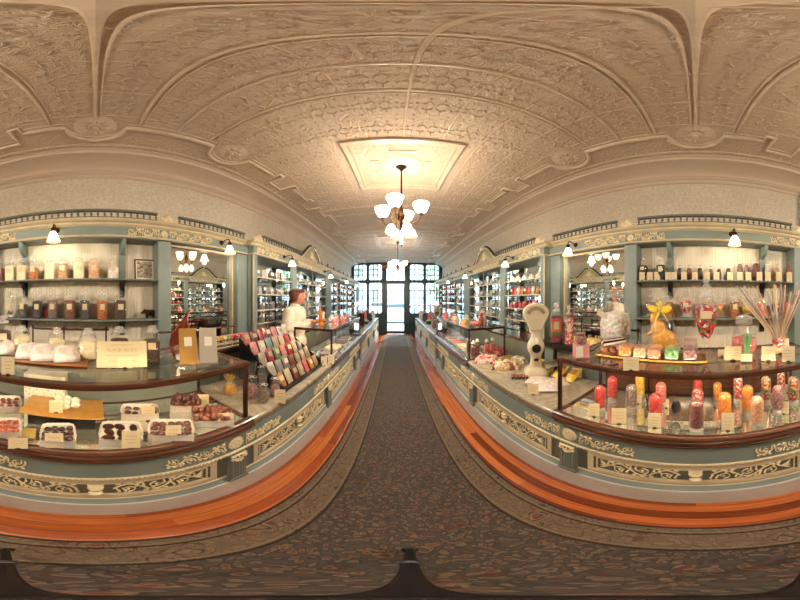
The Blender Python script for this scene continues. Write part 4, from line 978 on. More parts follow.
t = T('tiered_rack', 'low cream wire rack holding a row of colourful candy rolls, beside the packet display', 'rack', (x, (y0_ + y1_) / 2, ZT), pi / 2); L = y1_ - y0_
mb = MB()
for zz, yy in ((.008, -.05), (.05, -.05), (.008, .05), (.07, .05)): mb.tube([(-L / 2, yy, zz), (L / 2, yy, zz)], .005, 6)
for xx in (-L / 2, 0, L / 2): mb.tube([(xx, -.05, .005), (xx, -.05, .055), (xx, .05, .075), (xx, .05, .005)], .005, 6)
mb.build('frame', CREAM, t)
cols_ = [YELL, ORNG, POPC, GREEN, PINKC, RED, REDW, RED, MAROON]
cn_ = ['yellow', 'orange', 'pale gold', 'green', 'pink', 'red', 'red and white', 'bright red', 'maroon']
for k in range(9):
    yy = y0_ + L * (k + .5) / 9
    q = T('candy_roll', f'{cn_[k]} candy roll, {ORD[k]} from the near end on the cream wire rack', 'candy', (x - .0, yy, ZT + .062), pi / 2 , 'candy rolls on the wire rack')
    MB().lathe([(.004, -.05), (.018, -.045), (.020, -.03), (.020, .03), (.018, .045), (.004, .05)], 12, Matrix.Translation((0, 0, .026)) @ Matrix.Rotation(pi / 2 - .15, 4, 'X')).build('roll', cols_[k], q)
    MB().lathe([(.0208, -.012), (.0208, .012)], 12, Matrix.Translation((0, 0, .026)) @ Matrix.Rotation(pi / 2 - .15, 4, 'X'), cap=False).build('band', WHITE, q)
def railrack(lab, s, x, ya, yb, z0, z1, posts, m):
    t = T('wooden_rail', lab, 'rail', (x, 0, z0))
    h = z1 - z0
    MB().tube([(0, ya, h), (0, yb, h)], .010, 8).build('top_bar', m, t); MB().tube([(0, ya, h * .45), (0, yb, h * .45)], .006, 8).build('lower_bar', m, t)
    for y_ in posts: MB().lathe([(.018, 0), (.018, .01), (.007, .02), (.007, h * .4), (.012, h * .45), (.007, h * .5), (.007, h), (.012, h + .012), (.004, h + .03)], 10, Matrix.Translation((0, y_, 0))).build('post', m, t)
    return t
X_ = -1.66
railrack('dark wooden gallery rail behind the jars under the left jar shelves', -1, X_, PX(32, X_), PX(109, X_), .95, 1.25, [PX(33, X_), PX(64, X_), PX(106, X_)], DWOOD)
railrack('brown wooden rail in front of the left mirror', -1, -1.62, .50, 1.40, .95, 1.215, [.52, .95, 1.2, 1.38], RWOOD)
railrack('brown wooden rail in front of the right mirror', 1, 1.62, .50, 1.40, .95, 1.215, [.52, .95, 1.2, 1.38], RWOOD)
y = PX(40, X_)
t = T('paper_roll', 'white paper roll on its holder below the dark gallery rail', 'paper roll', (-1.60, y, .95))
MB().lathe([(.01, -.10), (.042, -.10), (.042, .10), (.01, .10)], 20, Matrix.Translation((0, 0, .14)) @ Matrix.Rotation(pi / 2, 4, 'X')).build('roll', WHITE, t)
MB().box(-.04, .04, -.13, .13, 0, .012).box(-.006, .006, -.125, -.115, .012, .16).box(-.006, .006, .115, .125, .012, .16).build('holder', BLACK, t)
t = T('black_telephone', 'small black box standing behind the jars under the left shelves', 'box', (-1.62, PX(80, -1.62), .95), pi / 2)
MB().cbox(0, 0, .05, .22, .10, .10).build('body', BLACK, t, bevel=.006); MB().cbox(0, -.03, .115, .16, .05, .03).build('top_plate', WHITE, t, bevel=.004)
t.name = 'counter_box'

# ------------------------------------------------------------------ on the left near case
ZC = 1.155
for i, (px, yt, yb, n, f, nm) in enumerate([(3, 315, 350, 17, DKBRN, 'dark sweets'), (22, 325, 352, 17, CREAMC, 'cream sweets with big label'), (57, 327, 355, 17, CREAMC, 'ivory sweets with big label'), (88, 328, 358, 18, CREAMC, 'pale yellow sweets by the sign'), (119.5, 326, 355, 19, DKBRN, 'dark sweets behind the sign'), (152, 325, 358, 18, DKBRN, 'dark sweets right of the sign')]):
    x, y = P(px, yb, ZC); j = sq_jar(f'squat glass jar of {nm}, {ORD[i]} from left on left case', x, y, ZC + .0005, face(x, y), wid(x, y, n) * 1.0, ztop(x, y, yt) - ZC, f, .85, 'squat jars on the left case', True, 'knob')
# sign
x, y = P(122, 368, ZC); w_ = wid(x, y, 51); h_ = ztop(x, y, 342) - ZC
t = T('paper_sign', 'wide cream sign with lettering standing on the left glass case', 'sign', (x, y, ZC), face(x, y) + .04); R = Matrix.Rotation(-.18, 4, 'X')
MB().box(-w_ / 2, w_ / 2, -.001, .001, 0.001, h_, R).build('board', paint('cream sign card', c(206, 190, 154), .6, var=.03), t)
for body, sz, zz in (('BLACK JACKS', .024, .66),): text(body, sz, t, (0, -.0016 + h_ * zz * .18, h_ * zz), 0, paint('pale ink', c(170, 146, 110), .8), rx=pi / 2 - .18)
mb = MB()
for zz, hw in ((.86, .22), (.46, .32), (.26, .28)): mb.box(-w_ * hw, w_ * hw, -.0018, -.0012, h_ * zz, h_ * zz + .002, R)
mb.build('fine_print', INK, t)
b_ = MB().box(-.02, .02, .0, .05, 0, .003); b_.build('foot', BRONZE, t)
price_card(125, 368.5, 358.5, 13.5, ZC, 'small cream card clipped in front of the wide sign')
# tray with paper bags
PAPERB = candy('white paper bag', [c(236, 228, 220), c(226, 214, 206), c(240, 232, 226), c(232, 204, 192), c(214, 206, 206)], 22, .5, .5); TRAYW = paint('amber tray', c(146, 90, 48), .35)
def tray(lab, s, xa, xb, ya, yb, z, m, name='serving_tray', lip=.012):
    t = T(name, lab, 'tray', (s * (xa + xb) / 2, (ya + yb) / 2, z)); hx, hy = (xb - xa) / 2, (yb - ya) / 2
    MB().box(-hx, hx, -hy, hy, 0, .004).box(-hx, -hx + .006, -hy, hy, .004, lip).box(hx - .006, hx, -hy, hy, .004, lip).box(-hx + .006, hx - .006, -hy, -hy + .006, .004, lip).box(-hx + .006, hx - .006, hy - .006, hy, .004, lip).build('board', m, t, bevel=.0015); return t
tray('amber tray of white paper bags on the left glass case', -1, 1.0, 1.14, -.47, -.04, ZC, TRAYW)
def pillow_bag(lab, x, y, z, rz, w, d, h, m, spot, tilt=.35, group=None):
    t = T('paper_bag', lab, 'bag', (x, y, z), rz, group); R = Matrix.Rotation(tilt, 4, 'X')
    n = 8; vs = []; fs = []
    for side in (0, 1):
        for j in range(n + 1):
            for i in range(n + 1):
                u, v = i / n * 2 - 1, j / n * 2 - 1; e = max(0, (1 - u ** 4)) * max(0, (1 - v ** 4)); vs.append((u * w / 2, v * d / 2, side * h * (e ** .5) * (1 + .18 * sin(u * 7 + v * 5)) + .002))
    m_ = (n + 1) ** 2
    for side in (0, 1):
        for j in range(n):
            for i in range(n): a = side * m_ + j * (n + 1) + i; fs.append((a, a + 1, a + n + 2, a + n + 1))
    z_off = sin(tilt) * d / 2
    MB().add(vs, fs, Matrix.Translation((0, 0, z_off)) @ R).build('bag', m, t, ang=70)
    if spot: MB().ell((w * .12, -d * .22, z_off + h * .80 - sin(tilt) * d * .22), (w * .14, d * .10, h * .25), 10, 6, R).build('sweets_showing', spot, t)
    return t
SALM = paint('salmon sweets', c(222, 130, 90), .4)
for i, (px, py, lab) in enumerate([(28, 358, 'crumpled white paper bag at the left end of the amber tray'), (43, 360, 'white and pink paper bag in the middle of the amber tray'), (66, 361, 'white paper bag with orange spot at the right end of the amber tray')]):
    x, y = P(px, py, ZC); pillow_bag(lab, x - .015, y, ZC + .005, face(x, y) + (i - 1) * .15, .15, .13, .030, PAPERB, SALM, .50)
x, y = P(4, 352, ZC); pillow_bag('big white paper bag at the left edge of the left case', x, y + .03, ZC, face(x, y), .14, .12, .05, PAPERB, SALM, .4)
price_card(8, 375, 358, 13, ZC, 'large white card at the left edge of the left case')
# small glass pot and gold/silver boxes
x, y = P(180, 360, ZC)
t = T('glass_pot', 'small clear glass pot left of the gold and silver boxes', 'pot', (x, y, ZC)); MB().lathe([(.02, 0), (.026, .005), (.03, .04), (.032, .066), (.026, .075), (.03, .085)], 20).build('body', JGLASS, t); MB().lathe([(.0001, .004), (.022, .005), (.026, .03), (.0001, .036)], 16).build('candy_filling', WHITEC, t)
x, y = P(199, 366, ZC); rz = face(x, y) + .1
t = T('acrylic_stand', 'clear acrylic stand under the gold and silver boxes', 'stand', (x, y, ZC), rz)
MB().box(-.10, .10, -.03, .06, 0, .004).box(-.085, .085, -.035, -.031, 0, .02).build('base', JGLASS, t); MB().box(-.085, .085, .055, .059, .004, .08).build('back_plate', JGLASS, t)
GOLDS = stripes('gold striped card', c(190, 146, 76), c(160, 116, 54), 40); SILVS = stripes('silver striped card', c(196, 188, 172), c(166, 158, 142), 40)
for k, (m, nm) in enumerate(((GOLDS, 'gold'), (SILVS, 'silver'))):
    dx = (-.0475, .0475)[k]
    q = T('gift_box', f'{nm} striped flat gift box leaning on the acrylic stand', 'box', (x + dx * cos(rz), y + dx * sin(rz), ZC + .0045), rz); R = Matrix.Rotation(-.42, 4, 'X') @ Matrix.Rotation((-.05, .03)[k], 4, 'Y')
    MB().box(-.046, .046, -.018, .006, .008, .20, R).build('box', m, q, bevel=.002); MB().box(-.02, .02, -.0195, -.0185, .10, .15, R).build('paper_label', WHITE, q)

# ------------------------------------------------------------------ inside the left near case
ZD = .765
choc_n = [0]
def choc_tray(px, py, npx, depth, lab, mat, k1, k2, size, grp, rz=None, cup=True, heap=False, flat=False, seed=1):
    random.seed(seed); size *= 1.2; depth *= 1.22; x, y = P(px, py, ZD + .045); w = wid(x, y, npx) * 1.12; rz = face(x, y) if rz is None else rz
    t = T('chocolate_box', lab, 'box', (x, y, ZD), rz); h = .045
    mb = MB(); mb.box(-w / 2, w / 2, -depth / 2, depth / 2, 0, .004)
    for a in ((-w / 2, w / 2, -depth / 2, -depth / 2 + .003), (-w / 2, w / 2, depth / 2 - .003, depth / 2), (-w / 2, -w / 2 + .003, -depth / 2 + .003, depth / 2 - .003), (w / 2 - .003, w / 2, -depth / 2 + .003, depth / 2 - .003)): mb.box(*a, .004, h)
    mb.build('tray', DOILY, t)
    mb = MB(); n = 44; pts = []                         # scalloped paper lace edge
    for k in range(n):
        a = 2 * pi * k / n; q = (abs(cos(a)) ** 5 + abs(sin(a)) ** 5) ** -.2; pts.append((q * cos(a) * w * .5, q * sin(a) * depth * .5))
    vs = [(u, v, h - .012) for u, v in pts] + [(u * (1.05 + .05 * (k % 2)), v * (1.05 + .05 * (k % 2)), h + .010) for k, (u, v) in enumerate(pts)]
    mb.add(vs, [(k, (k + 1) % n, n + (k + 1) % n, n + k) for k in range(n)]); mb.build('paper_lace', DOILY, t)
    MB().box(-w / 2 + .004, w / 2 - .004, -depth / 2 + .004, depth / 2 - .004, .004, .026).build('lining', DOILY, t)
    proto = None; cs, sn = cos(rz), sin(rz); i = 0
    for b in range(k2):
        for a in range(k1):
            u = (a + .5) / k1 * (w - .012) - (w - .012) / 2; v = (b + .5) / k2 * (depth - .012) - (depth - .012) / 2
            u += random.uniform(-.15, .15) * size; v += random.uniform(-.15, .15) * size
            zz = ZD + .0262 + (random.uniform(0, size * .7) if heap else 0)
            loc = (x + u * cs - v * sn, y + u * sn + v * cs, zz)
            if proto is None:
                proto = T('chocolate', f'{grp}', 'chocolate', loc, random.random() * 6, grp)
                m_ = MB()
                if heap:
                    for k in range(6): m_.ell((random.uniform(-.4, .4) * size, random.uniform(-.4, .4) * size, size * .3 + random.uniform(0, .3) * size), size * .34, 9, 6)
                elif flat: m_.lathe([(.0001, 0), (size * .5, 0), (size * .52, size * .15), (size * .4, size * .3), (.0001, size * .34)], 16, sy=.62)
                else: m_.lathe([(size * .34, .003), (size * .42, size * .2), (size * .36, size * .42), (size * .18, size * .55), (.0001, size * .58)], 14).tube([(size * .28 * cos(a_), size * .28 * sin(a_), size * .5) for a_ in [q * .5 for q in range(9)]], size * .05, 5)
                m_.build('body', mat, proto)
                if cup:
                    m_ = MB(); n_ = 24; s_ = size
                    m_.add([((s_ * .36) * cos(q * 2 * pi / n_), s_ * .36 * sin(q * 2 * pi / n_), 0) for q in range(n_)] + [(s_ * (.47 + .04 * (q % 2)) * cos(q * 2 * pi / n_), s_ * (.47 + .04 * (q % 2)) * sin(q * 2 * pi / n_), s_ * .34) for q in range(n_)], [(q, (q + 1) % n_, n_ + (q + 1) % n_, n_ + q) for q in range(n_)])
                    m_.build('paper_cup', DOILY, proto)
            else: copy_tree(proto, loc, random.random() * 6)
            i += 1
    return t
BON = paint('red brown bonbon', c(110, 44, 34), .3, scale=50); CREAMCOOK = paint('cream meringue', c(232, 216, 190), .6, scale=60, bs=.5)
choc_tray(6, 402, 26, .12, 'paper lined box of red brown bonbons, upper one at far left of case', BON, 4, 3, .034, 'red brown bonbons in the upper box at far left', cup=True, seed=2)
choc_tray(6, 426, 26, .11, 'paper lined box of russet bonbons, lower one at far left of case', paint('russet bonbon', c(140, 66, 44), .3), 4, 3, .034, 'russet bonbons in the lower box at far left', seed=3)
choc_tray(58, 433, 30, .125, 'paper lined box of dark chocolate pieces in front of the gold board', CHOC, 4, 3, .036, 'dark chocolate pieces in the box before the gold board', cup=True, seed=4)
choc_tray(121, 431, 36, .13, 'paper lined box of large dark oval chocolates in the case middle', CHOC, 3, 3, .048, 'large dark oval chocolates in the middle box', cup=False, flat=True, seed=5)
choc_tray(140, 410, 32, .10, 'paper lined box of dark chocolate swirls behind the oval ones', CHOC, 4, 2, .038, 'dark chocolate swirls in paper cups behind the oval ones', seed=6)
choc_tray(171, 428, 38, .12, 'paper lined box of dark and milk chocolates right of the ovals', paint('brown cocoa', c(84, 44, 34), .35), 5, 3, .038, 'chocolates in white cups right of the ovals', seed=7)
choc_tray(186, 402, 27, .11, 'box heaped with milk chocolate clusters at the rear of the case', MILK, 3, 3, .044, 'milk chocolate clusters heaped in the rear box', cup=False, heap=True, seed=8)
choc_tray(212, 415, 34, .12, 'box heaped with nut clusters at the right end of the case', paint('nut cluster', c(120, 66, 48), .35, scale=90, var=.35), 4, 3, .042, 'nut clusters heaped in the box at the right end', cup=False, heap=True, seed=9)
t = T('gold_board', 'wide gold board on a riser holding meringues, left glass case', 'board', (-1.055, -.17, ZD))
MB().box(-.115, .115, -.21, .21, .095, .1).build('board', GOLD, t, bevel=.002); MB().box(-.08, .08, -.17, .17, 0, .095).build('riser', BLACK, t)
random.seed(3); pr = None
for k, (a, b) in enumerate([(-.05, .04), (.0, .04), (.05, .035), (-.025, .09), (.03, .085), (-.055, -.0), (.0, -.005), (.05, -.01)]):
    X, Y = P(65, 403, ZD + .105); loc = (X - a, Y + b - .03, ZD + .1005)
    if pr is None:
        pr = T('meringue', 'round cream meringue on the gold board in left case', 'meringue', loc, 0, 'meringues on the gold board'); MB().lathe([(.0001, 0), (.022, .001), (.027, .012), (.02, .024), (.010, .03), (.0001, .034)], 14).build('body', CREAMCOOK, pr); MB().lathe([(.024, 0), (.031, .010)], 18, cap=False).build('paper_cup', DOILY, pr)
    else: copy_tree(pr, loc)
for i, (px, yb, yt, n, z, lab) in enumerate([(56, 413, 402, 14, ZD + .1005, 'cream price card on the gold board before the meringues'), (54, 449, 436, 19, ZD, 'cream price card before the dark chocolate pieces'), (131, 449, 434, 19, ZD, 'cream price card leaning on the oval chocolates box'), (148, 421, 408, 14, ZD, 'cream price card by the dark chocolate swirls'), (173.5, 442, 428, 16, ZD, 'cream price card before the dark and milk chocolates'), (203, 408, 396, 12, ZD, 'cream price card right of the heaped milk clusters'), (226, 427, 415, 16, ZD, 'cream price card in front of the nut clusters'), (18, 449, 440, 20, ZD, 'low white card at the left front of the left case')]): price_card(px, yb, yt, n, z, lab)
x, y = -1.225, PX(46, -1.225)
t = T('dotted_box', 'tall white box with small brown dots behind the gold board', 'box', (x, y, ZD), pi / 2)
def dots():
    t_ = NT('white with brown dots'); co = t_.coords((42, 42, 42)); v = t_.n('TexVoronoi', Scale=1.0, Randomness=0.2); t_.l(co, v.inputs['Vector'])
    t_.bsdf(t_.ramp(v.outputs['Distance'], [(0, c(120, 90, 70)), (.22, c(226, 216, 196))], 'CONSTANT'), .5); return t_.m
MB().cbox(0, 0, .12, .26, .10, .24).build('carton', dots(), t, bevel=.003); MB().cbox(0, 0, .245, .264, .104, .012).build('lid', WHITE, t, bevel=.002)
for k, (px, m, nm) in enumerate([(92, GOLD, 'gold'), (112, TEAL, 'teal')]):
    x, y = P(px, 412, ZD + .01); q = T('flat_box', f'small flat {nm} box lying on the mirrored deck of left case', 'box', (x - .02, y, ZD), .1 * k)
    MB().cbox(0, 0, .012, .09, .10, .024).build('box', m, q, bevel=.002)
x, y = P(27, 435, ZD); q = T('flat_box', 'small flat olive box between the left boxes of left case', 'box', (x, y, ZD), .2); MB().cbox(0, 0, .01, .09, .08, .02).build('box', paint('olive card', c(150, 130, 70), .5), q, bevel=.002)
# ------------------------------------------------------------------ left marble slab: packet display
ZM = .7605
t = T('packet_display', 'black stepped display stand on the left marble slab', 'display stand', (-1.07, 1.545, ZM), pi / 2)
# local: -Y towards the aisle (+x world), X along the shop
for k in range(5):
    MB().box(-.37, .37, -.235 + .095 * k, -.235 + .095 * (k + 1) - (0 if k < 4 else 0), .0, .02 + .078 * k).box(-.37, .37, -.24 + .095 * k, -.235 + .095 * k, 0, .036 + .078 * k).build('step', BLACK, t)
for sx in (-1, 1): MB().poly([(-.25, 0), (-.25, .045), (.24, .40), (.24, 0)], lambda u, v, w: (w, u, v), sx * .37, sx * .378).build('side_panel', BLACK, t)
def pk(name, col, **k): return paint('wrap ' + name, col, .35, scale=k.get('s', 40), var=.2)
W_ = {'orange': pk('orange', c(179, 117, 58)), 'cream': pk('cream', c(186, 162, 131)), 'brown': pk('brown', c(105, 58, 38)), 'salmon': pk('salmon', c(181, 87, 73)), 'white': pk('white', c(186, 178, 171)), 'grey': pk('grey', c(126, 122, 114)),
      'beige': pk('beige', c(168, 144, 119)), 'red': pk('red', c(157, 38, 36)), 'green': pk('green', c(100, 117, 77)), 'pink': pk('pink', c(189, 117, 110)), 'maroon': pk('maroon', c(100, 30, 33)), 'tan': pk('tan', c(154, 126, 97)), 'teal': pk('teal', c(92, 126, 114))}
ROWS = [['orange', 'cream', 'brown', 'beige', 'salmon', 'orange', 'tan'], ['white', 'grey', 'grey', 'brown', 'tan', 'beige', 'tan'], ['beige', 'red', 'green', 'pink', 'red', 'cream', 'grey'], ['pink', 'white', 'teal', 'beige', 'cream', 'red', 'cream'], ['salmon', 'maroon', 'red', 'maroon', 'pink', 'white', 'white']]
RN = ['bottom', 'second', 'middle', 'fourth', 'top']
random.seed(5)
for r, row in enumerate(ROWS):
    for k, cn in enumerate(row):
        y = 1.545 - .37 + .74 * (k + .5) / 7; x = -1.07 + .235 - .095 * r - .035
        packet(f'{cn} packet, {ORD[k]} from the near end in the {RN[r]} row of the black display', x, y, ZM + .0205 + .078 * r, pi / 2 + random.uniform(-.05, .05), .086, random.uniform(.115, .135), .02, W_[cn], [CARD, None, W_['beige'], W_['cream'], None][(r * 3 + k) % 5], .42, group=f'packets on the black display')
for i, (px, py, pt, n, f) in enumerate([(252, 398, 362, 16, MAUVE), (263, 402, 372, 17, GRYB), (275, 396, 366, 13, MAUVE), (262, 388, 352, 15, SLATE)]):
    x, y = P(px, py, ZM); candy_bag(f'clear cellophane bag of {["mauve", "grey brown", "dusky pink", "dark grey"][i]} sweets, {["leftmost", "front", "right", "rear"][i]} of four beside the packet display', x, y, ZM, face(x, y), wid(x, y, n) * .8, ztop(x, y, pt) - ZM, f, group=None, frac=.4)
x, y = -1.12, .90; candy_bag('golden cellophane bag seen through the end of the left case', x, y, ZM, face(x, y), .10, .16, AMBER, paint('gold foil', c(220, 170, 80), .3, metal=.5))
price_card(280, 404, 391, 11, ZM, 'white price card in front of the mauve bags on the left slab')
for i, (px, py, pt) in enumerate([(315, 366, 340), (322, 363, 338), (329, 360, 338)]):
    x, y = -.93 - .06 * (i % 2), 1.985 + .0 * i; x = (-.86, -.98, -1.10)[i]
    candy_bag(f'clear bag of dark brown sweets, {["aisle side", "middle", "rear"][i]} of three by the far left case', x, y, ZM, face(x, y), .085, .21, [DKBRN, SLATE, GRYB][i])
price_card(324, 366, 357, 6, ZM, 'small white card before the dark bags, left one'); price_card(331, 364, 355, 6, ZM, 'small white card before the dark bags, right one')
# ------------------------------------------------------------------ on the left farther case
ZC2 = 1.155
x, y = -1.03, 2.36
t = T('amber_dispenser', 'amber bottle shaped candy dispenser standing on the far left case beside the clerk', 'dispenser', (x, y, ZC2), face(x, y))
AMB = paint('amber lacquer', c(190, 110, 36), .25, spec=.6)
MB().cbox(0, 0, .004, .09, .07, .008).lathe([(.032, .008), (.028, .05), (.034, .06)], 16).build('base', AMB, t, bevel=.002)
MB().cbox(0, 0, .075, .14, .05, .03).build('cross_tray', AMB, t, bevel=.006)
MB().cbox(-.012, 0, .155, .045, .045, .13).lathe([(.02, .22), (.014, .23), (.014, .25), (.018, .255)], 12, Matrix.Translation((-.012, 0, 0))).build('bottle', AMB, t, bevel=.004)
MB().cbox(.032, 0, .14, .03, .03, .10).build('side_bottle', CREAM, t, bevel=.004)
for i, (x, y, f, nm, hh) in enumerate([(-.92, 2.62, PINKC, 'pink', .15), (-1.05, 2.85, WHITEC, 'white', .17), (-.9, 2.95, REDW, 'red and white', .15), (-1.08, 3.15, PINKC, 'rose', .17), (-.92, 3.3, MULTI, 'mixed', .18), (-1.0, 3.55, MAROON, 'maroon', .2)]):
    candy_bag(f'{nm} bag of sweets on the far left case, {ORD[i]} beyond the clerk', x, y, ZC2, face(x, y), .11, hh, f)
for i, (x, y, f) in enumerate([(-.95, 2.4, GREYC), (-1.0, 2.75, CREAMC), (-.95, 3.1, DKBRN), (-1.0, 3.45, GREYC)]):
    tray(f'white tray of sweets inside the far left case, {ORD[i]} from the near end', -1, -x - .1, -x + .1, y - .14, y + .14, ZD, DOILY)
    q = MB().box(-.08, .08, -.12, .12, 0, .022).build('sweets_heap', f); q.location = (x, y, ZD + .0045); tag(q, f'heap of {["grey", "cream", "dark brown", "pale grey"][i]} sweets in the {ORD[i]} tray of the far left case', 'sweets'); stuff(q)
# ------------------------------------------------------------------ the clerk
t = T('person', 'clerk in a loose cream shirt leaning on the far left glass case', 'person', (-1.44, 2.38, 0), radians(100)); t.scale = (1.22, 1.18, 1.0)
mb = MB()
def A(a, b, ra, rb): mb.cap(a, b, ra, rb, 14)
for sg in (-1, 1):
    A((sg * .095, 0, .88), (sg * .10, -.01, .48), .085, .058); A((sg * .10, -.01, .48), (sg * .10, .01, .09), .054, .036); A((sg * .10, .03, .045), (sg * .11, -.13, .035), .038, .03)
    A((sg * .165, 0, 1.33), (sg * .215, -.01, 1.11), .05, .042)
mb.ell((0, 0, .93), (.165, .115, .13)); mb.ell((0, .005, 1.10), (.15, .105, .17)); mb.ell((0, .0, 1.27), (.175, .11, .14)); A((0, .01, 1.38), (0, -.012, 1.46), .055, .05)
hands = {}
for sg in (-1, 1):
    e = Vector((sg * .215, -.01, 1.11)); wv = Vector((sg * .07 + .03, -.21, 1.188)); A(tuple(e), tuple(wv), .04, .026)
    hd = (Vector((sg * .03 + .03, -.29, 1.182)) - wv).normalized(); hc_ = wv + hd * .05
    mb.ell(tuple(hc_), (.032, .045, .016)); 
    for f in range(4):
        side = Vector((1, 0, 0)); b0 = hc_ + hd * .03 + side * (f - 1.5) * .016; L = (.052, .062, .058, .045)[f]
        p1 = b0 + hd * L * .55 + Vector((0, 0, -.002)); p2 = p1 + hd * L * .5 + Vector((0, 0, -.008)); A(tuple(b0), tuple(p1), .0085, .008); A(tuple(p1), tuple(p2), .008, .0065)
    tb = hc_ + Vector((-sg * .028, .012, 0)); A(tuple(tb), tuple(tb + Vector((-sg * .022, -.026, .002))), .010, .0085); A(tuple(tb + Vector((-sg * .022, -.026, .002))), tuple(tb + Vector((-sg * .02, -.05, -.002))), .0085, .007)
# head
HCn = Vector((0, -.035, 1.545))
mb.ell(tuple(HCn), (.074, .092, .105)); mb.ell(tuple(HCn + Vector((0, -.028, -.055))), (.052, .058, .05)); mb.cap(tuple(HCn + Vector((0, -.088, .005))), tuple(HCn + Vector((0, -.106, -.022))), .010, .014)
for sg in (-1, 1): mb.ell(tuple(HCn + Vector((sg * .076, .01, -.01))), (.010, .02, .03))
mb.ell(tuple(HCn + Vector((0, -.084, -.052))), (.024, .012, .009))
o = mb.build('body', SKIN, t); r_ = o.modifiers.new('remesh', 'REMESH'); r_.mode = 'VOXEL'; r_.voxel_size = .006; r_.use_smooth_shade = True
sm = o.modifiers.new('smooth', 'SMOOTH'); sm.iterations = 3
for sg in (-1, 1): MB().ell(tuple(HCn + Vector((sg * .03, -.082, .012))), (.011, .008, .007), 10, 6).build('eye', paint('eye', c(60, 44, 38), .3), t)
MB().ell(tuple(HCn + Vector((0, -.096, -.053))), (.022, .006, .006), 10, 6).build('lips', paint('lips', c(168, 84, 76), .4), t)
hb = MB(); hb.ell(tuple(HCn + Vector((0, .022, .03))), (.086, .092, .094), 20, 12).ell(tuple(HCn + Vector((0, .06, -.04))), (.07, .05, .07), 16, 10).ell(tuple(HCn + Vector((0, -.03, .078))), (.06, .06, .036), 16, 8)
for sg in (-1, 1): hb.ell(tuple(HCn + Vector((sg * .068, .015, -.01))), (.02, .04, .06), 12, 8)
o = hb.build('hair', HAIR, t); r_ = o.modifiers.new('remesh', 'REMESH'); r_.mode = 'VOXEL'; r_.voxel_size = .006; r_.use_smooth_shade = True
SHIRT = paint('cream shirt', c(226, 208, 186), .75, scale=14, bs=.4)
sb = MB(); S = lambda a, b, ra, rb: sb.cap(a, b, ra, rb, 16)
sb.ell((0, 0, .90), (.19, .14, .15)).ell((0, .005, 1.08), (.175, .128, .19)).ell((0, .0, 1.27), (.198, .132, .145)); S((-.12, 0, 1.36), (.12, 0, 1.36), .06, .06); S((0, .01, 1.37), (0, .0, 1.415), .072, .062)
for sg in (-1, 1):
    S((sg * .17, 0, 1.34), (sg * .225, .0, 1.12), .072, .078); wv = Vector((sg * .07 + .03, -.21, 1.188)); e = Vector((sg * .22, -.01, 1.12)); m_ = e.lerp(wv, .55); S(tuple(e), tuple(m_), .074, .06); S(tuple(m_), tuple(e.lerp(wv, .88)), .058, .036)
o = sb.build('shirt', SHIRT, t); r_ = o.modifiers.new('remesh', 'REMESH'); r_.mode = 'VOXEL'; r_.voxel_size = .008; r_.use_smooth_shade = True
sm = o.modifiers.new('smooth', 'SMOOTH'); sm.iterations = 4
tb = MB()
for sg in (-1, 1): tb.cap((sg * .095, 0, .86), (sg * .10, -.01, .48), .10, .075, 14); tb.cap((sg * .10, -.01, .48), (sg * .10, .01, .11), .074, .058, 14)
tb.ell((0, 0, .88), (.18, .13, .10))
o = tb.build('trousers', paint('dark trousers', c(70, 66, 70), .8), t); r_ = o.modifiers.new('remesh', 'REMESH'); r_.mode = 'VOXEL'; r_.voxel_size = .01; r_.use_smooth_shade = True
for sg in (-1, 1): MB().cap((sg * .10, .035, .045), (sg * .11, -.14, .04), .045, .038).build('shoe', BLACK, t)

# ------------------------------------------------------------------ far shelves (both glazed cabinets)
def shelf_run(s, y0, y1, z, n, kinds, lab, grp, h=.13):
    for k in range(n):
        y = y0 + (y1 - y0) * (k + .5) / n; kd = kinds[k % len(kinds)]; nm, m, shape = kd; hh = h * random.uniform(.85, 1.1); x = s * 1.80; rz = -s * pi / 2
        L_ = f'{nm}, {ORD[k]} from the near end, {lab}'
        if shape == 'p': packet(L_, x, y, z, rz, (y1 - y0) / n * .8, hh, .03, m, [WHITE, None][k % 2], .12, group=grp)
        elif shape == 'b': candy_bag(L_, x, y, z, rz, (y1 - y0) / n * .8, hh, m, group=grp, frac=.55)
        else:
            t = T('bottle', L_, 'bottle', (x, y, z), rz, grp); r = min(.035, (y1 - y0) / n * .38)
            MB().lathe([(r * .9, 0), (r, .004), (r, hh * .6), (r * .4, hh * .75), (r * .32, hh * .9)], 14).build('body', m, t); MB().lathe([(r * .38, hh * .9), (r * .38, hh)], 12).build('cap', BRONZE, t)
random.seed(11)
BK = [('black bag', BLACKC, 'b'), ('grey bag', SLATE, 'b'), ('pale packet', W_['grey'], 'p')]
LB = [('silver grey packet', W_['grey'], 'p'), ('white packet', W_['white'], 'p'), ('dark packet', paint('wrap dark', c(60, 58, 64), .3), 'p')]
PKS = [('red packet', W_['red'], 'p'), ('orange packet', W_['orange'], 'p'), ('white packet', W_['white'], 'p'), ('salmon packet', W_['salmon'], 'p')]
PJ = [('pink bottle', paint('pink liquid', c(206, 110, 116), .25), 'j'), ('red bottle', paint('red liquid', c(170, 40, 44), .25), 'j'), ('salmon packet', W_['salmon'], 'p')]
DKB = [('dark bottle', paint('dark bottle glass', c(40, 26, 26), .15), 'j'), ('brown bottle', paint('brown bottle glass', c(96, 50, 36), .15), 'j'), ('white bottle', paint('white bottle', c(210, 204, 196), .3), 'j'), ('red bottle', MC['red liquid'], 'j')]
CLR = [('clear bag', WHITEC, 'b'), ('silver packet', W_['grey'], 'p'), ('pale green packet', W_['teal'], 'p'), ('white packet', W_['white'], 'p')]
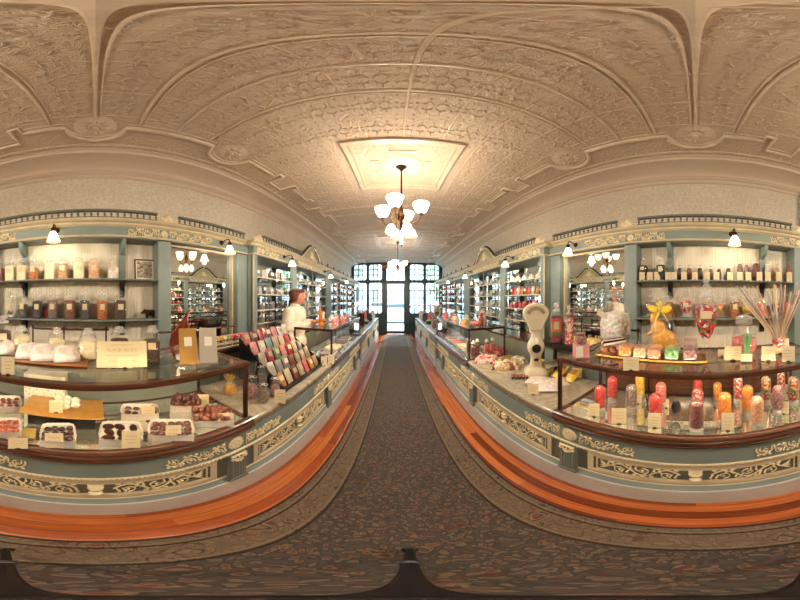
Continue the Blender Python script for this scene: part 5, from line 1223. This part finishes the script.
for s in (-1, 1):
    n_ = SIDE[s]; C0 = 'of the first glazed section'
    zz = (1.19, 1.37, 1.58, 1.81)
    for k, z in enumerate(zz):
        kd = ([BK, BK, LB, LB] if s < 0 else [BK, PJ, PKS, [('glass jar', WHITEC, 'b')]])[k]; cnt_ = (10, 10, 9, 5)[k]
        shelf_run(s, 1.90, 2.72, z, cnt_, kd, f'{ORD[k]} shelf up, {n_} near glazed section', f'goods in the {n_} near glazed section')
    for k, z in enumerate((1.19, 1.37, 1.58, 1.81)): shelf_run(s, 2.95, 4.3, z, 10, CLR, f'{ORD[k]} shelf up, {n_} middle section', f'goods in the {n_} middle section')
    for k, z in enumerate((1.20, 1.42, 1.64, 1.86)): shelf_run(s, 4.8, 8.05, z, 12, DKB, f'{ORD[k]} shelf up, {n_} far section', f'bottles in the {n_} far section', .16)

# ------------------------------------------------------------------ far counters
for s in (-1, 1):
    n_ = SIDE[s]; random.seed(20 + s)
    y = 5.1; x = s * 1.02
    t = T('table_lamp', f'small lamp with a lit cream dome shade on the {n_} far counter', 'lamp', (x, y, .76))
    MB().lathe([(.07, 0), (.07, .01), (.02, .03), (.012, .06), (.012, .62)], 16).build('stand', BRASS, t)
    MB().lathe([(.105, .60), (.10, .64), (.07, .69), (.02, .71), (.0001, .712)], 20, cap=False).build('shade', glow('lit table shade', c(255, 226, 180), 1.1), t)
    its = [(4.2, .30, 'm'), (4.45, .42, 'b'), (4.75, .28, 'r'), (5.45, .4, 'b'), (5.75, .25, 'm'), (6.1, .45, 'r'), (6.5, .35, 'b'), (6.95, .30, 'm'), (7.4, .4, 'b')]
    for k, (y, h, kd) in enumerate(its):
        x = s * (.95 + .12 * (k % 2)); L_ = f'{["maroon", "pale", "russet", "silvery", "green", "pink", "dark", "amber", "white"][k]} {"bag" if kd != "m" else "basket"} of sweets, {ORD[k]} along the {n_} far counter'
        m = [MAROON, WHITEC, BRNC, GREYC, GREEN, PINKC, BLACKC, AMBER, WHITEC][k]
        if kd == 'm':
            t = T('basket', L_, 'basket', (x, y, .76)); MB().lathe([(.07, 0), (.10, .09), (.106, .095), (.10, .10), (.09, .095), (.065, .01)], 20).build('bowl', DWOOD, t); MB().lathe([(.09, .06), (.085, .11), (.04, .14), (.0001, .15)], 16).build('candy_filling', m, t)
            MB().tube([(.10 * cos(a), 0, .09 + .16 * sin(a)) for a in [q * pi / 10 for q in range(11)]], .006, 6).build('handle', DWOOD, t)
        else: candy_bag(L_, x, y, .76, face(x, y), .2, h * 1.35, m, frac=.6)
x, y = .96, 4.55
t = T('oval_mirror', 'small oval mirror in a cream frame on the right far counter', 'mirror', (x, y + .05, .76), .0)
MB().lathe([(.06, 0), (.05, .012), (.01, .03), (.008, .30)], 14).build('stand', BRASS, t)
torus(MB(), (0, 0, 0), 1, 1)
q = MB(); q.tube([(.075 * cos(a), 0, .45 + .14 * sin(a)) for a in [k * pi / 12 for k in range(25)]], .012, 8, caps=False); q.build('frame', CREAM, t)
q = MB(); q.poly([(.07 * cos(a), .45 + .135 * sin(a)) for a in [k * pi / 12 for k in range(24)]], lambda u, v, w: (u, w, v), -.002, .004); q.build('glass', MIRROR, t)
x, y = -.90, 4.3
t = T('easel', 'slanted cream wooden easel on the left far counter', 'easel', (x, y + .25, .76), 0)
MB().tube([(-.10, 0, 0), (-.02, 0, .52)], .012, 6).tube([(.10, 0, 0), (.02, 0, .52)], .012, 6).tube([(0, .16, 0), (0, .0, .5)], .01, 6).build('legs', CREAM, t); MB().box(-.12, .12, -.03, -.015, .10, .115).box(-.10, .10, -.028, -.018, .116, .42).build('board', DWOOD, t)

# ------------------------------------------------------------------ right marble slab
x, y = P(538, 375, ZM)
t = T('candy_scale', 'tall white enamel shop scale with fan shaped head on the right marble slab', 'scale', (x, y + .03, ZM), face(x, y) + .12)
ENAM = paint('white enamel', c(216, 204, 176), .22, spec=.6, var=.04)
b = MB(); squ(b, [(.11, 0), (.115, .01), (.11, .05), (.085, .075), (.07, .09)], 3.5); b.build('base', ENAM, t)
mb = MB(); mb.lathe([(.062, .085), (.056, .13), (.05, .18), (.056, .21), (.076, .25), (.084, .29), (.078, .33), (.055, .37), (.045, .40), (.05, .44), (.06, .47)], 26, sy=.62); mb.build('column', ENAM, t)
hd = [(-.055, .45), (-.085, .52), (-.118, .585), (-.128, .62), (-.12, .65), (-.09, .685), (-.045, .705), (0, .712), (.045, .705), (.09, .685), (.12, .65), (.128, .62), (.118, .585), (.085, .52), (.055, .45)]
MB().poly(hd, lambda u, v, w: (u, w, v), -.038, .038).build('head', ENAM, t, bevel=.014)
fan = [(.100 * cos(a), .575 + .105 * sin(a)) for a in [radians(q) for q in range(25, 156, 13)]] + [(.072 * cos(a), .560 + .085 * sin(a)) for a in [radians(q) for q in range(150, 29, -13)]]
MB().poly(fan, lambda u, v, w: (u, w, v), -.043, -.039).build('dial_window', paint('dial glass', c(150, 134, 108), .12), t)
MB().lathe([(.0001, .0), (.04, 0), (.042, -.006), (.0001, -.007)], 24, Matrix.Translation((0, -.060, .285)) @ Matrix.Rotation(pi / 2, 4, 'X') @ Matrix.Scale(-1, 4, (0, 0, 1))).build('round_badge', BLACK, t)
MB().cbox(0, -.036, .165, .04, .012, .026).build('small_window', BLACK, t, bevel=.002)
MB().lathe([(.075, .06), (.10, .07), (.104, .076), (.09, .072), (.02, .066)], 24, Matrix.Translation((.16, -.0, .04))).tube([(.06, 0, .06), (.16, 0, .075)], .014, 8).lathe([(.02, 0), (.014, .10)], 12, Matrix.Translation((.16, 0, .0))).build('weighing_pan', SILV, t)
YEL = paint('yellow wrapper', c(228, 190, 60), .35, scale=50, var=.2)
def low_bag(lab, px, py, n, d, h, m, spot=None, tilt=.15):
    x, y = P(px, py, ZM); return pillow_bag(lab, x, y, ZM, face(x, y), wid(x, y, n) * 1.1, d * 1.15, h * 1.15, m, spot, tilt)
low_bag('pink bag lying on the right slab near the far case', 487, 362, 22, .14, .06, candy('pink film bag', [c(214, 128, 112), c(226, 170, 156), c(190, 80, 76), c(220, 200, 186)], 34), RED)
low_bag('yellow and white bag lying behind the small tray of chocolates', 506, 368, 26, .14, .065, candy('yellow film bag', [c(216, 190, 130), c(200, 160, 90), c(226, 214, 190), c(120, 70, 56), c(204, 170, 120)], 34), BRNC)
low_bag('red bag lying between the pink and the yellow ones', 497, 352, 18, .10, .05, candy('red film bag', [c(196, 70, 60), c(214, 120, 104), c(160, 50, 46)], 34))
low_bag('pale green grey bag lying beside the scale base', 519, 362, 16, .12, .05, candy('pale film bag', [c(190, 180, 150), c(150, 146, 120), c(216, 204, 180), c(120, 100, 84)], 34))
x, y = P(520, 378, ZM)
t = T('chocolate_tray', 'small clear tray of dark chocolates on the right marble slab', 'tray', (x, y, ZM), face(x, y))
MB().box(-.08, .08, -.05, .05, 0, .003).box(-.085, -.08, -.05, .05, 0, .022).box(.08, .085, -.05, .05, 0, .022).box(-.085, .085, -.055, -.05, 0, .022).box(-.085, .085, .05, .055, 0, .022).build('tray', JGLASS, t)
q0 = None; rz = face(x, y)
for a in range(5):
    for b_ in range(3):
        u, v = -.062 + .031 * a, -.03 + .03 * b_; loc = (x + u * cos(rz) - v * sin(rz), y + u * sin(rz) + v * cos(rz), ZM + .0035)
        if q0 is None: q0 = T('chocolate', 'dark square chocolate with pink top in the small clear tray', 'chocolate', loc, rz, 'dark square chocolates in the small clear tray'); MB().cbox(0, 0, .011, .024, .024, .022).build('body', CHOC, q0, bevel=.004); MB().cbox(0, 0, .024, .012, .012, .004).build('topping', PINKC, q0)
        else: copy_tree(q0, loc, rz)
ENV = paint('white envelope paper', c(224, 208, 190), .65, scale=30)
for i, (px, py, n, m, lab) in enumerate([(538, 381, 22, ENV, 'cream envelope bag at the rear of the paper pile'), (545, 389, 24, PAPERB, 'white envelope bag at the front of the paper pile'), (556, 383, 20, ENV, 'cream envelope bag beside the right case end')]):
    x, y = P(px, py, ZM); pillow_bag(lab, x, min(y, 1.6), ZM + .014 * (i % 2) , face(x, y) + .3 * (i - 1), .19, .15, .016, m, None, .10)
for i, (px, py) in enumerate([(545, 366), (556, 370), (567, 374), (578, 377)]):
    x = 1.22; y = (1.46, 1.31, 1.16, 1.01)[i]; packet(f'yellow candy packet, {ORD[i]} in the row behind the paper bags', x, y, ZM, -pi / 2 , .105, .17, .04, YEL, [None, W_['orange']][i % 2], 1.05, group='yellow packets on the right slab')
price_card(533, 395, 385, 11, ZM, 'cream price card before the paper bags on right slab'); price_card(577, 378, 369, 10, ZM, 'white price card by the yellow packets')
t = tray('gold tray tilted behind the scale', 1, 1.16, 1.34, 1.72, 2.0, ZM, GOLD)
for i, (x, y, m, nm) in enumerate([(.90, 2.22, MAROON, 'maroon'), (.99, 2.30, MAROON, 'dark maroon'), (1.10, 2.24, RED, 'bright red'), (.92, 2.42, MAROON, 'rear maroon'), (1.22, 2.30, PINKC, 'pink')]):
    t = T('stoppered_jar', f'{nm} sweets in a tall jar with white stopper, inside the far right case', 'jar', (x, y, ZD), 0)
    MB().lathe([(.034, 0), (.036, .004), (.036, .13), (.022, .155), (.02, .17)], 18).build('body', JGLASS, t); MB().lathe([(.0001, .004), (.033, .005), (.033, .128), (.0001, .14)], 16).build('candy_filling', m, t); MB().lathe([(.02, .17), (.026, .175), (.026, .19), (.018, .2), (.01, .215), (.0001, .22)], 16).build('stopper', WHITE, t)
for i, (x, y, f) in enumerate([(1.0, 2.75, CREAMC), (1.0, 3.1, PINKC), (1.0, 3.45, GREYC)]):
    tray(f'white tray of sweets inside the far right case, {ORD[i]} from the near end', 1, x - .1, x + .1, y - .14, y + .14, ZD, DOILY)
    q = MB().box(-.08, .08, -.12, .12, 0, .022).build('sweets_heap', f); q.location = (x, y, ZD + .0045); tag(q, f'heap of {["cream", "pink", "grey"][i]} sweets in the {ORD[i]} tray of the far right case', 'sweets'); stuff(q)
# on the far right case
round_jar('round glass jar of red orange sweets on the near end of far right case', .93, 2.22, ZC2, face(.93, 2.22), .16, .19, PINKC, foot=False, lbl=False)
candy_bag('tall cellophane gift bag of peach sweets on the far right case', 1.06, 2.30, ZC2, face(1.06, 2.3), .12, .30, PEACH)
t = T('figurine', 'small dark red and brown figurine beside the tall gift bag on right case', 'figurine', (1.00, 2.2, ZC2), face(1, 2.2))
mb = MB(); mb.cap((-.015, 0, .01), (-.01, 0, .07), .012, .016).cap((.015, 0, .01), (.01, 0, .07), .012, .016).ell((0, 0, .095), (.03, .022, .04)).ell((0, 0, .145), .022); o = mb.build('body', BRNC, t); MB().ell((0, 0, .165), (.024, .024, .014)).build('hat', RED, t)
for i, (x, y, f, nm, hh) in enumerate([(.92, 2.6, ORNG, 'orange', .13), (1.05, 2.85, GREEN, 'green', .15), (.92, 3.05, PEACH, 'peach', .16), (1.0, 3.4, MAROON, 'maroon', .22), (.92, 3.65, PINKC, 'pink', .2)]):
    candy_bag(f'{nm} bag of sweets on the far right case, {ORD[i]} behind the round jar', x, y, ZC2, face(x, y), .12, hh, f)

# ------------------------------------------------------------------ right rear table: layered jars, big jar, popcorn
def layered_mat():
    t_ = NT('layered candies'); tc = t_.n('TexCoord'); sp = t_.n('SeparateXYZ'); t_.l(tc.outputs['Object'], sp.inputs[0])
    v = t_.n('TexVoronoi', Scale=80.0); t_.l(tc.outputs['Object'], v.inputs['Vector'])
    f_ = t_.math('ADD', t_.math('DIVIDE', sp.outputs[2], .30), t_.math('MULTIPLY', v.outputs[0], .04))
    t_.bsdf(t_.ramp(f_, [(0, c(120, 20, 30)), (.30, c(90, 110, 50)), (.40, c(224, 110, 30)), (.70, c(206, 60, 34)), (.86, c(90, 22, 24))], 'CONSTANT'), .3, bump=v.outputs[0], bs=.8, bd=.006); return t_.m
for i, (px, n, f, nm) in enumerate([(556.5, 12, layered_mat(), 'layered red, orange and green sweets'), (569, 9, REDW, 'red and white sweets, right of the layered jar')]):
    x = 1.42; y = PX(px, x); sq_jar(f'tall square jar of {nm} on rear table', x, y, ZT, face(x, y), wid(x, y, n), ztop(x, y, 302 + 3 * i) - ZT + (.0), f, 1.0, None, True, 'knob')
x = 1.45; y = PX(615.5, x); w_ = wid(x, y, 33); h_ = ztop(x, y, 286) - ZT; r = w_ / 2
t = lathe_jar('very large glass jar of white wrapped sweets with an orange bow on its lid', x, y, ZT, face(x, y), [(r * .55, 0), (r * .7, .02), (r * .95, h_ * .25), (r, h_ * .42), (r * .9, h_ * .58), (r * .55, h_ * .74), (r * .5, h_ * .80), (r * .54, h_ * .82)], [(.0001, .01), (r * .6, .015), (r * .9, h_ * .25), (r * .95, h_ * .42), (r * .8, h_ * .58), (.0001, h_ * .62)], [(r * .54, h_ * .82), (r * .58, h_ * .84), (r * .4, h_ * .90), (r * .15, h_ * .93), (r * .2, h_ * .97), (.0001, h_)], WHITEC)
mb = MB()
for k in range(7): a = k * .9; mb.tube([(0, 0, h_ * .92), (.05 * cos(a), .05 * sin(a), h_ * (.96 + .03 * sin(k * 2))), (.02 * cos(a + .6), .02 * sin(a + .6), h_ * .93)], [.004, .014, .004], 6, flat=.4)
mb.build('orange_bow', paint('orange ribbon', c(226, 140, 50), .35), t)
MB().box(-.03, .03, -.001, .001, -.045, .0, Matrix.Translation((-r * .75, -r * .75, h_ * .62)) @ Matrix.Rotation(.5, 4, 'Y')).build('hanging_tag', CARD, t)
x, y = 1.44, PX(592, 1.44)
t = T('popcorn_bag', 'yellow caramel popcorn bag lying left of the very large jar', 'bag', (x, y, ZT), face(x, y)); MB().ell((0, 0, .045), (.10, .06, .045), 22, 14).build('popcorn', POPC, t); 
x, y = 1.42, PX(578, 1.42)
t = T('glass_cone', 'pale glass bottle with pointed stopper behind the popcorn', 'bottle', (x, y, ZT), 0); MB().lathe([(.04, 0), (.045, .02), (.045, .10), (.02, .15), (.015, .17), (.022, .18), (.0001, .26)], 18).build('body', JGLASS, t); MB().lathe([(.0001, .004), (.04, .006), (.04, .09), (.0001, .1)], 16).build('candy_filling', YELL, t)

# ------------------------------------------------------------------ on the right near case
x, y = P(579, 358, ZC)
t = T('pink_gift_box', 'small pink and white box with a bag on top, left end of right case', 'box', (x + .02, y, ZC), face(x, y) + .35)
MB().box(-.055, .055, -.045, .055, 0, .006).build('clear_foot', JGLASS, t); MB().box(-.04, .04, -.035, .035, .0062, .085).build('carton', paint('pink carton', c(226, 150, 146), .5), t, bevel=.002)
MB().box(-.041, .0, -.037, -.0355, .012, .08).build('white_label', WHITE, t); MB().lathe([(.03, .086), (.036, .10), (.034, .125), (.02, .135), (.028, .15)], 16).build('sweets_cup', MAUVE, t)
tray('gold tray of candy packs on the right near case', 1, .94, 1.10, -.06, .58, ZC, GOLD)
zt = ZC + .0045
def lumps(lab, name, cat, x, y, w, d, h, m, n=12, seed=0):
    random.seed(seed); t = T(name, lab, cat, (x, y, zt), face(x, y)); mb = MB()
    for k in range(n): mb.ell((random.uniform(-.4, .4) * w, random.uniform(-.38, .38) * d, h * .3 + random.random() * h * .4), (w * .16, d * .2, h * .3), 10, 7, Euler((random.random(), random.random(), random.random())).to_matrix().to_4x4())
    mb.box(-w * .42, w * .42, -d * .42, d * .42, 0, h * .3); mb.build('sweets', m, t); return t
lumps('heap of brown nut clusters at the left end of gold tray', 'nut_clusters', 'sweets', 1.02, .525, .10, .11, .055, paint('nut brittle', c(176, 120, 84), .35, scale=80, var=.35), 14, 1)
t = T('stick_bag', 'bag of white and dark striped sticks lying over the nut clusters', 'bag', (1.03, .50, zt + .058), face(1.03, .50) + .3); mb = MB()
for k in range(8): mb.use(k % 2); mb.tube([(-.07, -.035 + .010 * k, .008 + .012 * (k % 3)), (.07, -.035 + .010 * k, .012 + .010 * ((k + 1) % 3))], .0075, 6)
mb.build('sticks', [paint('pinkish white stick', c(226, 200, 190), .4), CHOC], t)
PK = [('orange', ORNG, .40, None), ('peach', PEACH, .31, None), ('caramel', paint('caramel film', c(200, 120, 84), .3, scale=60, var=.3), .23, None), ('green', GREEN, .13, None), ('mauve', MAUVE, .03, None)]
for i, (nm, m, y, _) in enumerate(PK):
    t = T('candy_pack', f'{nm} block shaped candy pack, {ORD[i]} from left on the gold tray', 'packet', (1.02, y, zt), -pi / 2); MB().cbox(0, 0, .034, .078, .12, .068).build('sweets', m, t, bevel=.012); MB().cbox(0, 0, .035, .084, .127, .072).build('film', FILM, t, bevel=.014)
for i, y in enumerate((.155, .035)):
    t = T('pink_card_box', f'pale pink flat box standing behind the {["green", "mauve"][i]} pack on the gold tray', 'box', (1.20, y, ZC), -pi / 2); MB().cbox(0, 0, .045, .09, .02, .09).build('box', paint('pale pink card', c(232, 186, 178), .5), t, bevel=.002); MB().box(-.035, .035, -.0115, -.0105, .03, .07).build('paper_label', WHITE, t)
# amber cellophane rabbit with yellow bow
x, y = 1.20, PX(662, 1.20)
t = T('wrapped_rabbit', 'orange candy rabbit wrapped in clear film with a big yellow bow', 'candy figure', (x, y, ZC), -pi / 2); h = .34
mb = MB(); mb.ell((.015, 0, .075), (.085, .05, .075)).ell((-.025, 0, .15), (.05, .04, .065)).ell((-.05, 0, .22), (.035, .03, .042)).cap((-.04, 0, .24), (-.02, 0, .30), .012, .009).ell((-.075, 0, .02), (.03, .035, .02)).ell((.06, 0, .03), (.05, .05, .03)).cap((-.06, 0, .13), (-.095, 0, .11), .016, .012).ell((.105, 0, .04), .018)
o = mb.build('body', paint('amber candy film', c(250, 172, 54), .25, scale=50, var=.25, bs=.8), t); r_ = o.modifiers.new('remesh', 'REMESH'); r_.mode = 'VOXEL'; r_.voxel_size = .004; r_.use_smooth_shade = True
MB().lathe([(.085, .0), (.11, .04), (.10, .12), (.07, .22), (.03, .27), (.05, .33), (.07, .36)], 20, sy=.6).build('film', FILM, t)
mb = MB()
for sg in (-1, 1): mb.ell((-.01 + sg * .04, -.03, .285), (.042, .014, .024), 12, 8, Matrix.Rotation(sg * -.3, 4, 'Y')).tube([(-.01, -.03, .28), (sg * .02, -.04, .25), (sg * .04, -.035, .21)], [.008, .012, .008], 6, flat=.3)
mb.ell((-.01, -.04, .285), .014); mb.ell((-.015, -.01, .31), (.02, .012, .035)); mb.build('bow', paint('yellow satin', c(236, 206, 70), .3), t)
# footed urn
x, y = P(706, 354, ZC); h = ztop(x, y, 275) - ZC; r = wid(x, y, 24) / 2
t = lathe_jar('tall footed glass urn of red and mixed sweets on the right case', x, y, ZC, face(x, y), [(r * .82, 0), (r * .8, .006), (r * .25, .03), (r * .16, .06), (r * .3, .09), (r * .6, h * .28), (r * .85, h * .42), (r, h * .55), (r * .98, h * .63), (r * .62, h * .68), (r * .58, h * .72)], [(.0001, .10), (r * .3, .105), (r * .6, h * .28), (r * .84, h * .40), (r * .94, h * .55), (r * .9, h * .62), (.0001, h * .64)], [(r * .62, h * .72), (r * .66, h * .735), (r * .4, h * .78), (r * .5, h * .83), (r * .2, h * .88), (r * .28, h * .93), (.0001, h)], candy('urn sweets', [c(196, 34, 44), c(160, 24, 30), c(90, 120, 70), c(214, 200, 196), c(200, 60, 60), c(60, 36, 40)], 55))
MB().box(-.033, .033, -.001, .001, 0, .045, Matrix.Translation((0, -r * 1.0, h * .47))).build('paper_label', CARD, t)
x, y = P(744, 354, ZC); h = ztop(x, y, 315) - ZC; r = wid(x, y, 26) / 2
lathe_jar('wide necked glass jar of pink red sweets behind the green sticks', x, y, ZC, face(x, y), [(r * .6, 0), (r * .9, .02), (r, h * .3), (r * .95, h * .45), (r * .55, h * .66), (r * .5, h * .74), (r * .62, h * .78)], [(.0001, .004), (r * .6, .008), (r * .93, h * .15), (r * .94, h * .42), (.0001, h * .52)], [(r * .62, h * .78), (r * .68, h * .84), (r * .62, h * .95), (r * .3, h), (.0001, h)], PINKC)
x, y = P(746.5, 361, ZC)
t = T('green_stick_bag', 'clear bag of pale green candy sticks standing before the pink jar', 'bag', (x, y, ZC), face(x, y)); mb = MB(); random.seed(4)
for k in range(14): a = random.random() * 6.28; q = random.random() * .02; mb.tube([(q * cos(a), q * sin(a) * .6, .012), (q * .9 * cos(a), q * .9 * sin(a) * .6, .06), (q * 1.9 * cos(a + .2), q * 1.4 * sin(a + .2), .15 + random.uniform(-.01, .015))], .0042, 6)
mb.build('sticks', paint('green stick', c(140, 206, 130), .35), t); MB().lathe([(.03, 0), (.032, .01), (.026, .07), (.034, .12), (.045, .16)], 18, sy=.7).build('film', FILM, t); MB().box(-.03, .03, -.026, -.024, .006, .05).build('paper_label', CARD, t)
# vase of rock candy sticks
x, y = P(779, 352, ZC)
t = T('glass_vase', 'glass vase packed with pink sweets holding long candy sticks', 'vase', (x, y, ZC), face(x, y)); MB().lathe([(.045, 0), (.05, .004), (.04, .03), (.05, .08), (.06, .14), (.058, .142), (.05, .1)], 20, cap=False).build('body', JGLASS, t); MB().lathe([(.0001, .004), (.036, .005), (.036, .03), (.044, .075), (.045, .09), (.0001, .1)], 16).build('candy_filling', PINKC, t)
random.seed(9); scol = [('orange', c(226, 150, 70)), ('white', c(228, 220, 210)), ('mauve', c(150, 110, 110)), ('yellow', c(232, 204, 90)), ('pink', c(224, 150, 140)), ('dark brown', c(70, 40, 36)), ('cream', c(226, 200, 160))]
smat = []
for nm, col in scol:
    tt = NT(nm + ' spiral stick'); co = tt.coords(); wv = tt.n('TexWave', Scale=45.0, bands_direction='DIAGONAL'); tt.l(co, wv.inputs['Vector']); tt.bsdf(tt.ramp(wv.outputs[0], [(.4, col), (.6, c(224, 214, 200))], 'CONSTANT'), .3); smat.append(tt.m)
for k in range(26):
    a = k * 2.399; sp_ = .20 + .62 * ((k * .618) % 1); L = .32 + .10 * random.random(); r0 = .012 + .022 * ((k * .37) % 1)
    p0 = Vector((x + r0 * cos(a), y + r0 * sin(a), ZC + .095)); d = Vector((cos(a) * sin(sp_), sin(a) * sin(sp_), cos(sp_)))
    nm = scol[k % 7][0]
    q = MB().tube([p0, p0 + d * L * .5, p0 + d * L], .0048, 7).build('candy_stick', smat[k % 7]); tag(q, f'long {nm} striped candy stick fanning out of the glass vase', 'candy stick', f'{nm} candy sticks in the vase')
for (px, yb, yt, n, lab) in [(631, 371, 358, 16, 'cream price card at the front rail below the orange pack'), (733, 360.5, 347, 17, 'cream price card left of the green sticks'), (768.5, 361, 347, 14, 'cream price card right of the green sticks'), (781, 354, 339, 16, 'cream price card standing behind two others by the vase'), (788.5, 362, 347, 13, 'cream price card at the right by the vase'), (722, 357, 350, 8, 'tiny cream card between the urn and the pink jar')]:
    price_card(px, yb, yt, n, ZC, lab, tilt=.3)

# ------------------------------------------------------------------ candy domes in the right near case
DOM = [(600, 385, 411, 11.5, RED, 'bright red', 'front left'), (612.5, 376, 401, 10.5, RED, 'bright red', 'behind the first card'), (631.5, 384, 410, 11.5, GREYC, 'grey', 'right of the red pair'), (640, 374, 401, 10, YELL, 'golden yellow', 'behind the grey one'), (661, 382, 406, 11.5, PINKC, 'coral', 'behind the pink red one'), (655.5, 393, 421, 14, RED, 'pink red', 'in the front row'),
       (697.5, 379, 400, 10.5, RED, 'crimson', 'rear of the three in line'), (697.5, 388, 411, 12.5, REDW, 'crimson and pink', 'middle of the three in line'), (696.5, 400, 432, 15.5, MAROON, 'maroon', 'front of the three in line'), (717.5, 382, 403, 9, ORNG, 'orange speckled', 'behind the large orange one'), (724.5, 392, 423, 14.5, ORNG, 'large orange', 'in the front row'), (738, 376, 402, 10, REDW, 'red stick', 'rear middle'),
       (747.5, 385, 414, 12, ORNG, 'bright orange', 'behind the peach one'), (757, 396, 426, 14, PEACH, 'peach', 'in the front row'), (766, 376, 404, 10.5, MULTI, 'mixed colour', 'at the rear right'), (778, 385, 413, 12, MAUVE, 'mauve', 'at the right'), (781, 371, 396, 8.5, REDW, 'red dotted', 'at the far rear right'), (793.5, 376, 404, 11.5, MULTI, 'yellow green', 'at the right edge')]
for (px, yt, yb, n, m, nm, wh) in DOM:
    x, y = P(px, yb, ZD); h = ztop(x, y, yt) - ZD; r = wid(x, y, n) / 2
    t = T('candy_dome', f'round topped glass dome of {nm} sweets, {wh}', 'glass dome', (x, y, ZD), face(x, y))
    mb = MB(); mb.lathe([(r * 1.0, 0), (r * 1.04, .004), (r, .01), (r, h - r)] + [(r * cos(a), h - r + r * sin(a)) for a in [q * pi / 16 for q in range(1, 8)]] + [(.0001, h)], 24, cap=False).build('glass_cover', JGLASS, t)
    zb = h * .22; MB().lathe([(.0001, zb), (r * .9, zb), (r * .93, zb + .004), (r * .93, h - r)] + [(r * .93 * cos(a), h - r + r * .93 * sin(a)) for a in [q * pi / 12 for q in range(1, 6)]] + [(.0001, h - r * .07)], 22, cap=False).build('candy_filling', m, t)
    MB().lathe([(.0001, .0), (r * .9, .0), (r * .9, zb * .5), (r * .5, zb * .7), (r * .8, zb), (.0001, zb)], 20, cap=False).build('base', thin_glass('milky base', (.95, .93, .9, 1), 1, .1, .35), t)
for (px, yb, yt, n, lab) in [(594, 417, 405, 11, 'by the leftmost red dome'), (619, 424, 410, 15, 'in front of the grey dome'), (638, 404, 396, 7, 'at the foot of the golden dome'), (654.5, 428, 415, 13, 'before the pink red dome'), (666, 408, 400, 6, 'at the foot of the coral dome'), (728, 431, 415, 13, 'before the large orange dome'), (745, 414, 402, 11, 'before the bright orange dome'), (758.5, 427, 414, 17, 'before the peach dome'), (783, 414, 403, 12, 'before the mauve dome'), (770, 402, 394, 9, 'by the mixed colour dome'), (788, 393, 385, 9, 'at the rear right of the case')]:
    price_card(px, yb, yt, n, ZD, f'cream price card {lab}', tilt=.2)
x, y = P(676, 418, ZD)
t = T('dark_sweet_bag', 'glossy black oval candy on a clear stand between the domes', 'candy', (x, y, ZD), face(x, y)); MB().ell((0, 0, .085), (.026, .018, .055), 18, 12).build('candy', BLACK, t); MB().lathe([(.03, 0), (.03, .004), (.006, .01), (.006, .035)], 14).build('stand', JGLASS, t); q = MB(); torus(q, (0, 0, .085), .05, .002); q.build('wire_loop', JGLASS, t)

# ------------------------------------------------------------------ tripod under the viewpoint
t = T('tripod', 'low black tripod whose feet stand on the rug under the viewpoint', 'tripod', (CX, 0, .012), 0)
MB().tube([(0, 0, .34), (0, 0, .46)], .010, 10).lathe([(.02, .34), (.028, .36), (.028, .40), (.014, .42)], 12).build('column', BLACK, t)
for k, px in enumerate((6, 410, 812)):
    a = phi(px); dx, dy = sin(a), cos(a)
    l = MB().tube([(dx * .02, dy * .02, .38), (dx * .27, dy * .27, .12), (dx * .40, dy * .40, .012)], [.012, .012, .009], 8).lathe([(.018, .0), (.02, .004), (.012, .016)], 10, Matrix.Translation((dx * .40, dy * .40, .0))).build('leg', BLACK, t)
    MB().ell((dx * .27, dy * .27, .12), (.02, .02, .02), 10, 6).build('leg_lock', paint('tripod grey', c(90, 90, 94), .3, metal=.6), l)
# ------------------------------------------------------------------ world, camera
w = bpy.data.worlds.new('world'); scene.world = w; w.use_nodes = True
bg = w.node_tree.nodes['Background']; bg.inputs[0].default_value = (.80, .90, 1.0, 1); bg.inputs[1].default_value = 7.0
sl = bpy.data.lights.new('sun', 'SUN'); sl.energy = 7.0; sl.color = (1, .97, .92); sl.angle = radians(2); so = bpy.data.objects.new('sun', sl); COL.objects.link(so); so.rotation_euler = (radians(42), 0, radians(150))
cd = bpy.data.cameras.new('camera'); cam = bpy.data.objects.new('camera', cd); COL.objects.link(cam); scene.camera = cam
cam.location = (CX, 0, CZ); cam.rotation_euler = (pi / 2, 0, -radians((400 - VPX) * DEG))
cd.type = 'PANO'; scene.render.engine = 'CYCLES'
cd.clip_start = .01
for tgt in (cd, getattr(cd, 'cycles', None)):
    for k, v in (('panorama_type', 'EQUIRECTANGULAR'), ('longitude_min', -radians(120)), ('longitude_max', radians(120)), ('latitude_min', -pi / 2), ('latitude_max', pi / 2)):
        try: setattr(tgt, k, v)
        except Exception as e: pass
vs_ = scene.view_settings
scene.display_settings.display_device = 'sRGB'; vs_.view_transform = 'Standard'; vs_.look = 'None'; vs_.gamma = 1; vs_.exposure = .55; vs_.use_curve_mapping = False
cy = scene.cycles; cy.max_bounces = 10; cy.diffuse_bounces = 4; cy.glossy_bounces = 5; cy.transmission_bounces = 4; cy.transparent_max_bounces = 24; cy.sample_clamp_indirect = 6; cy.caustics_reflective = False; cy.caustics_refractive = False
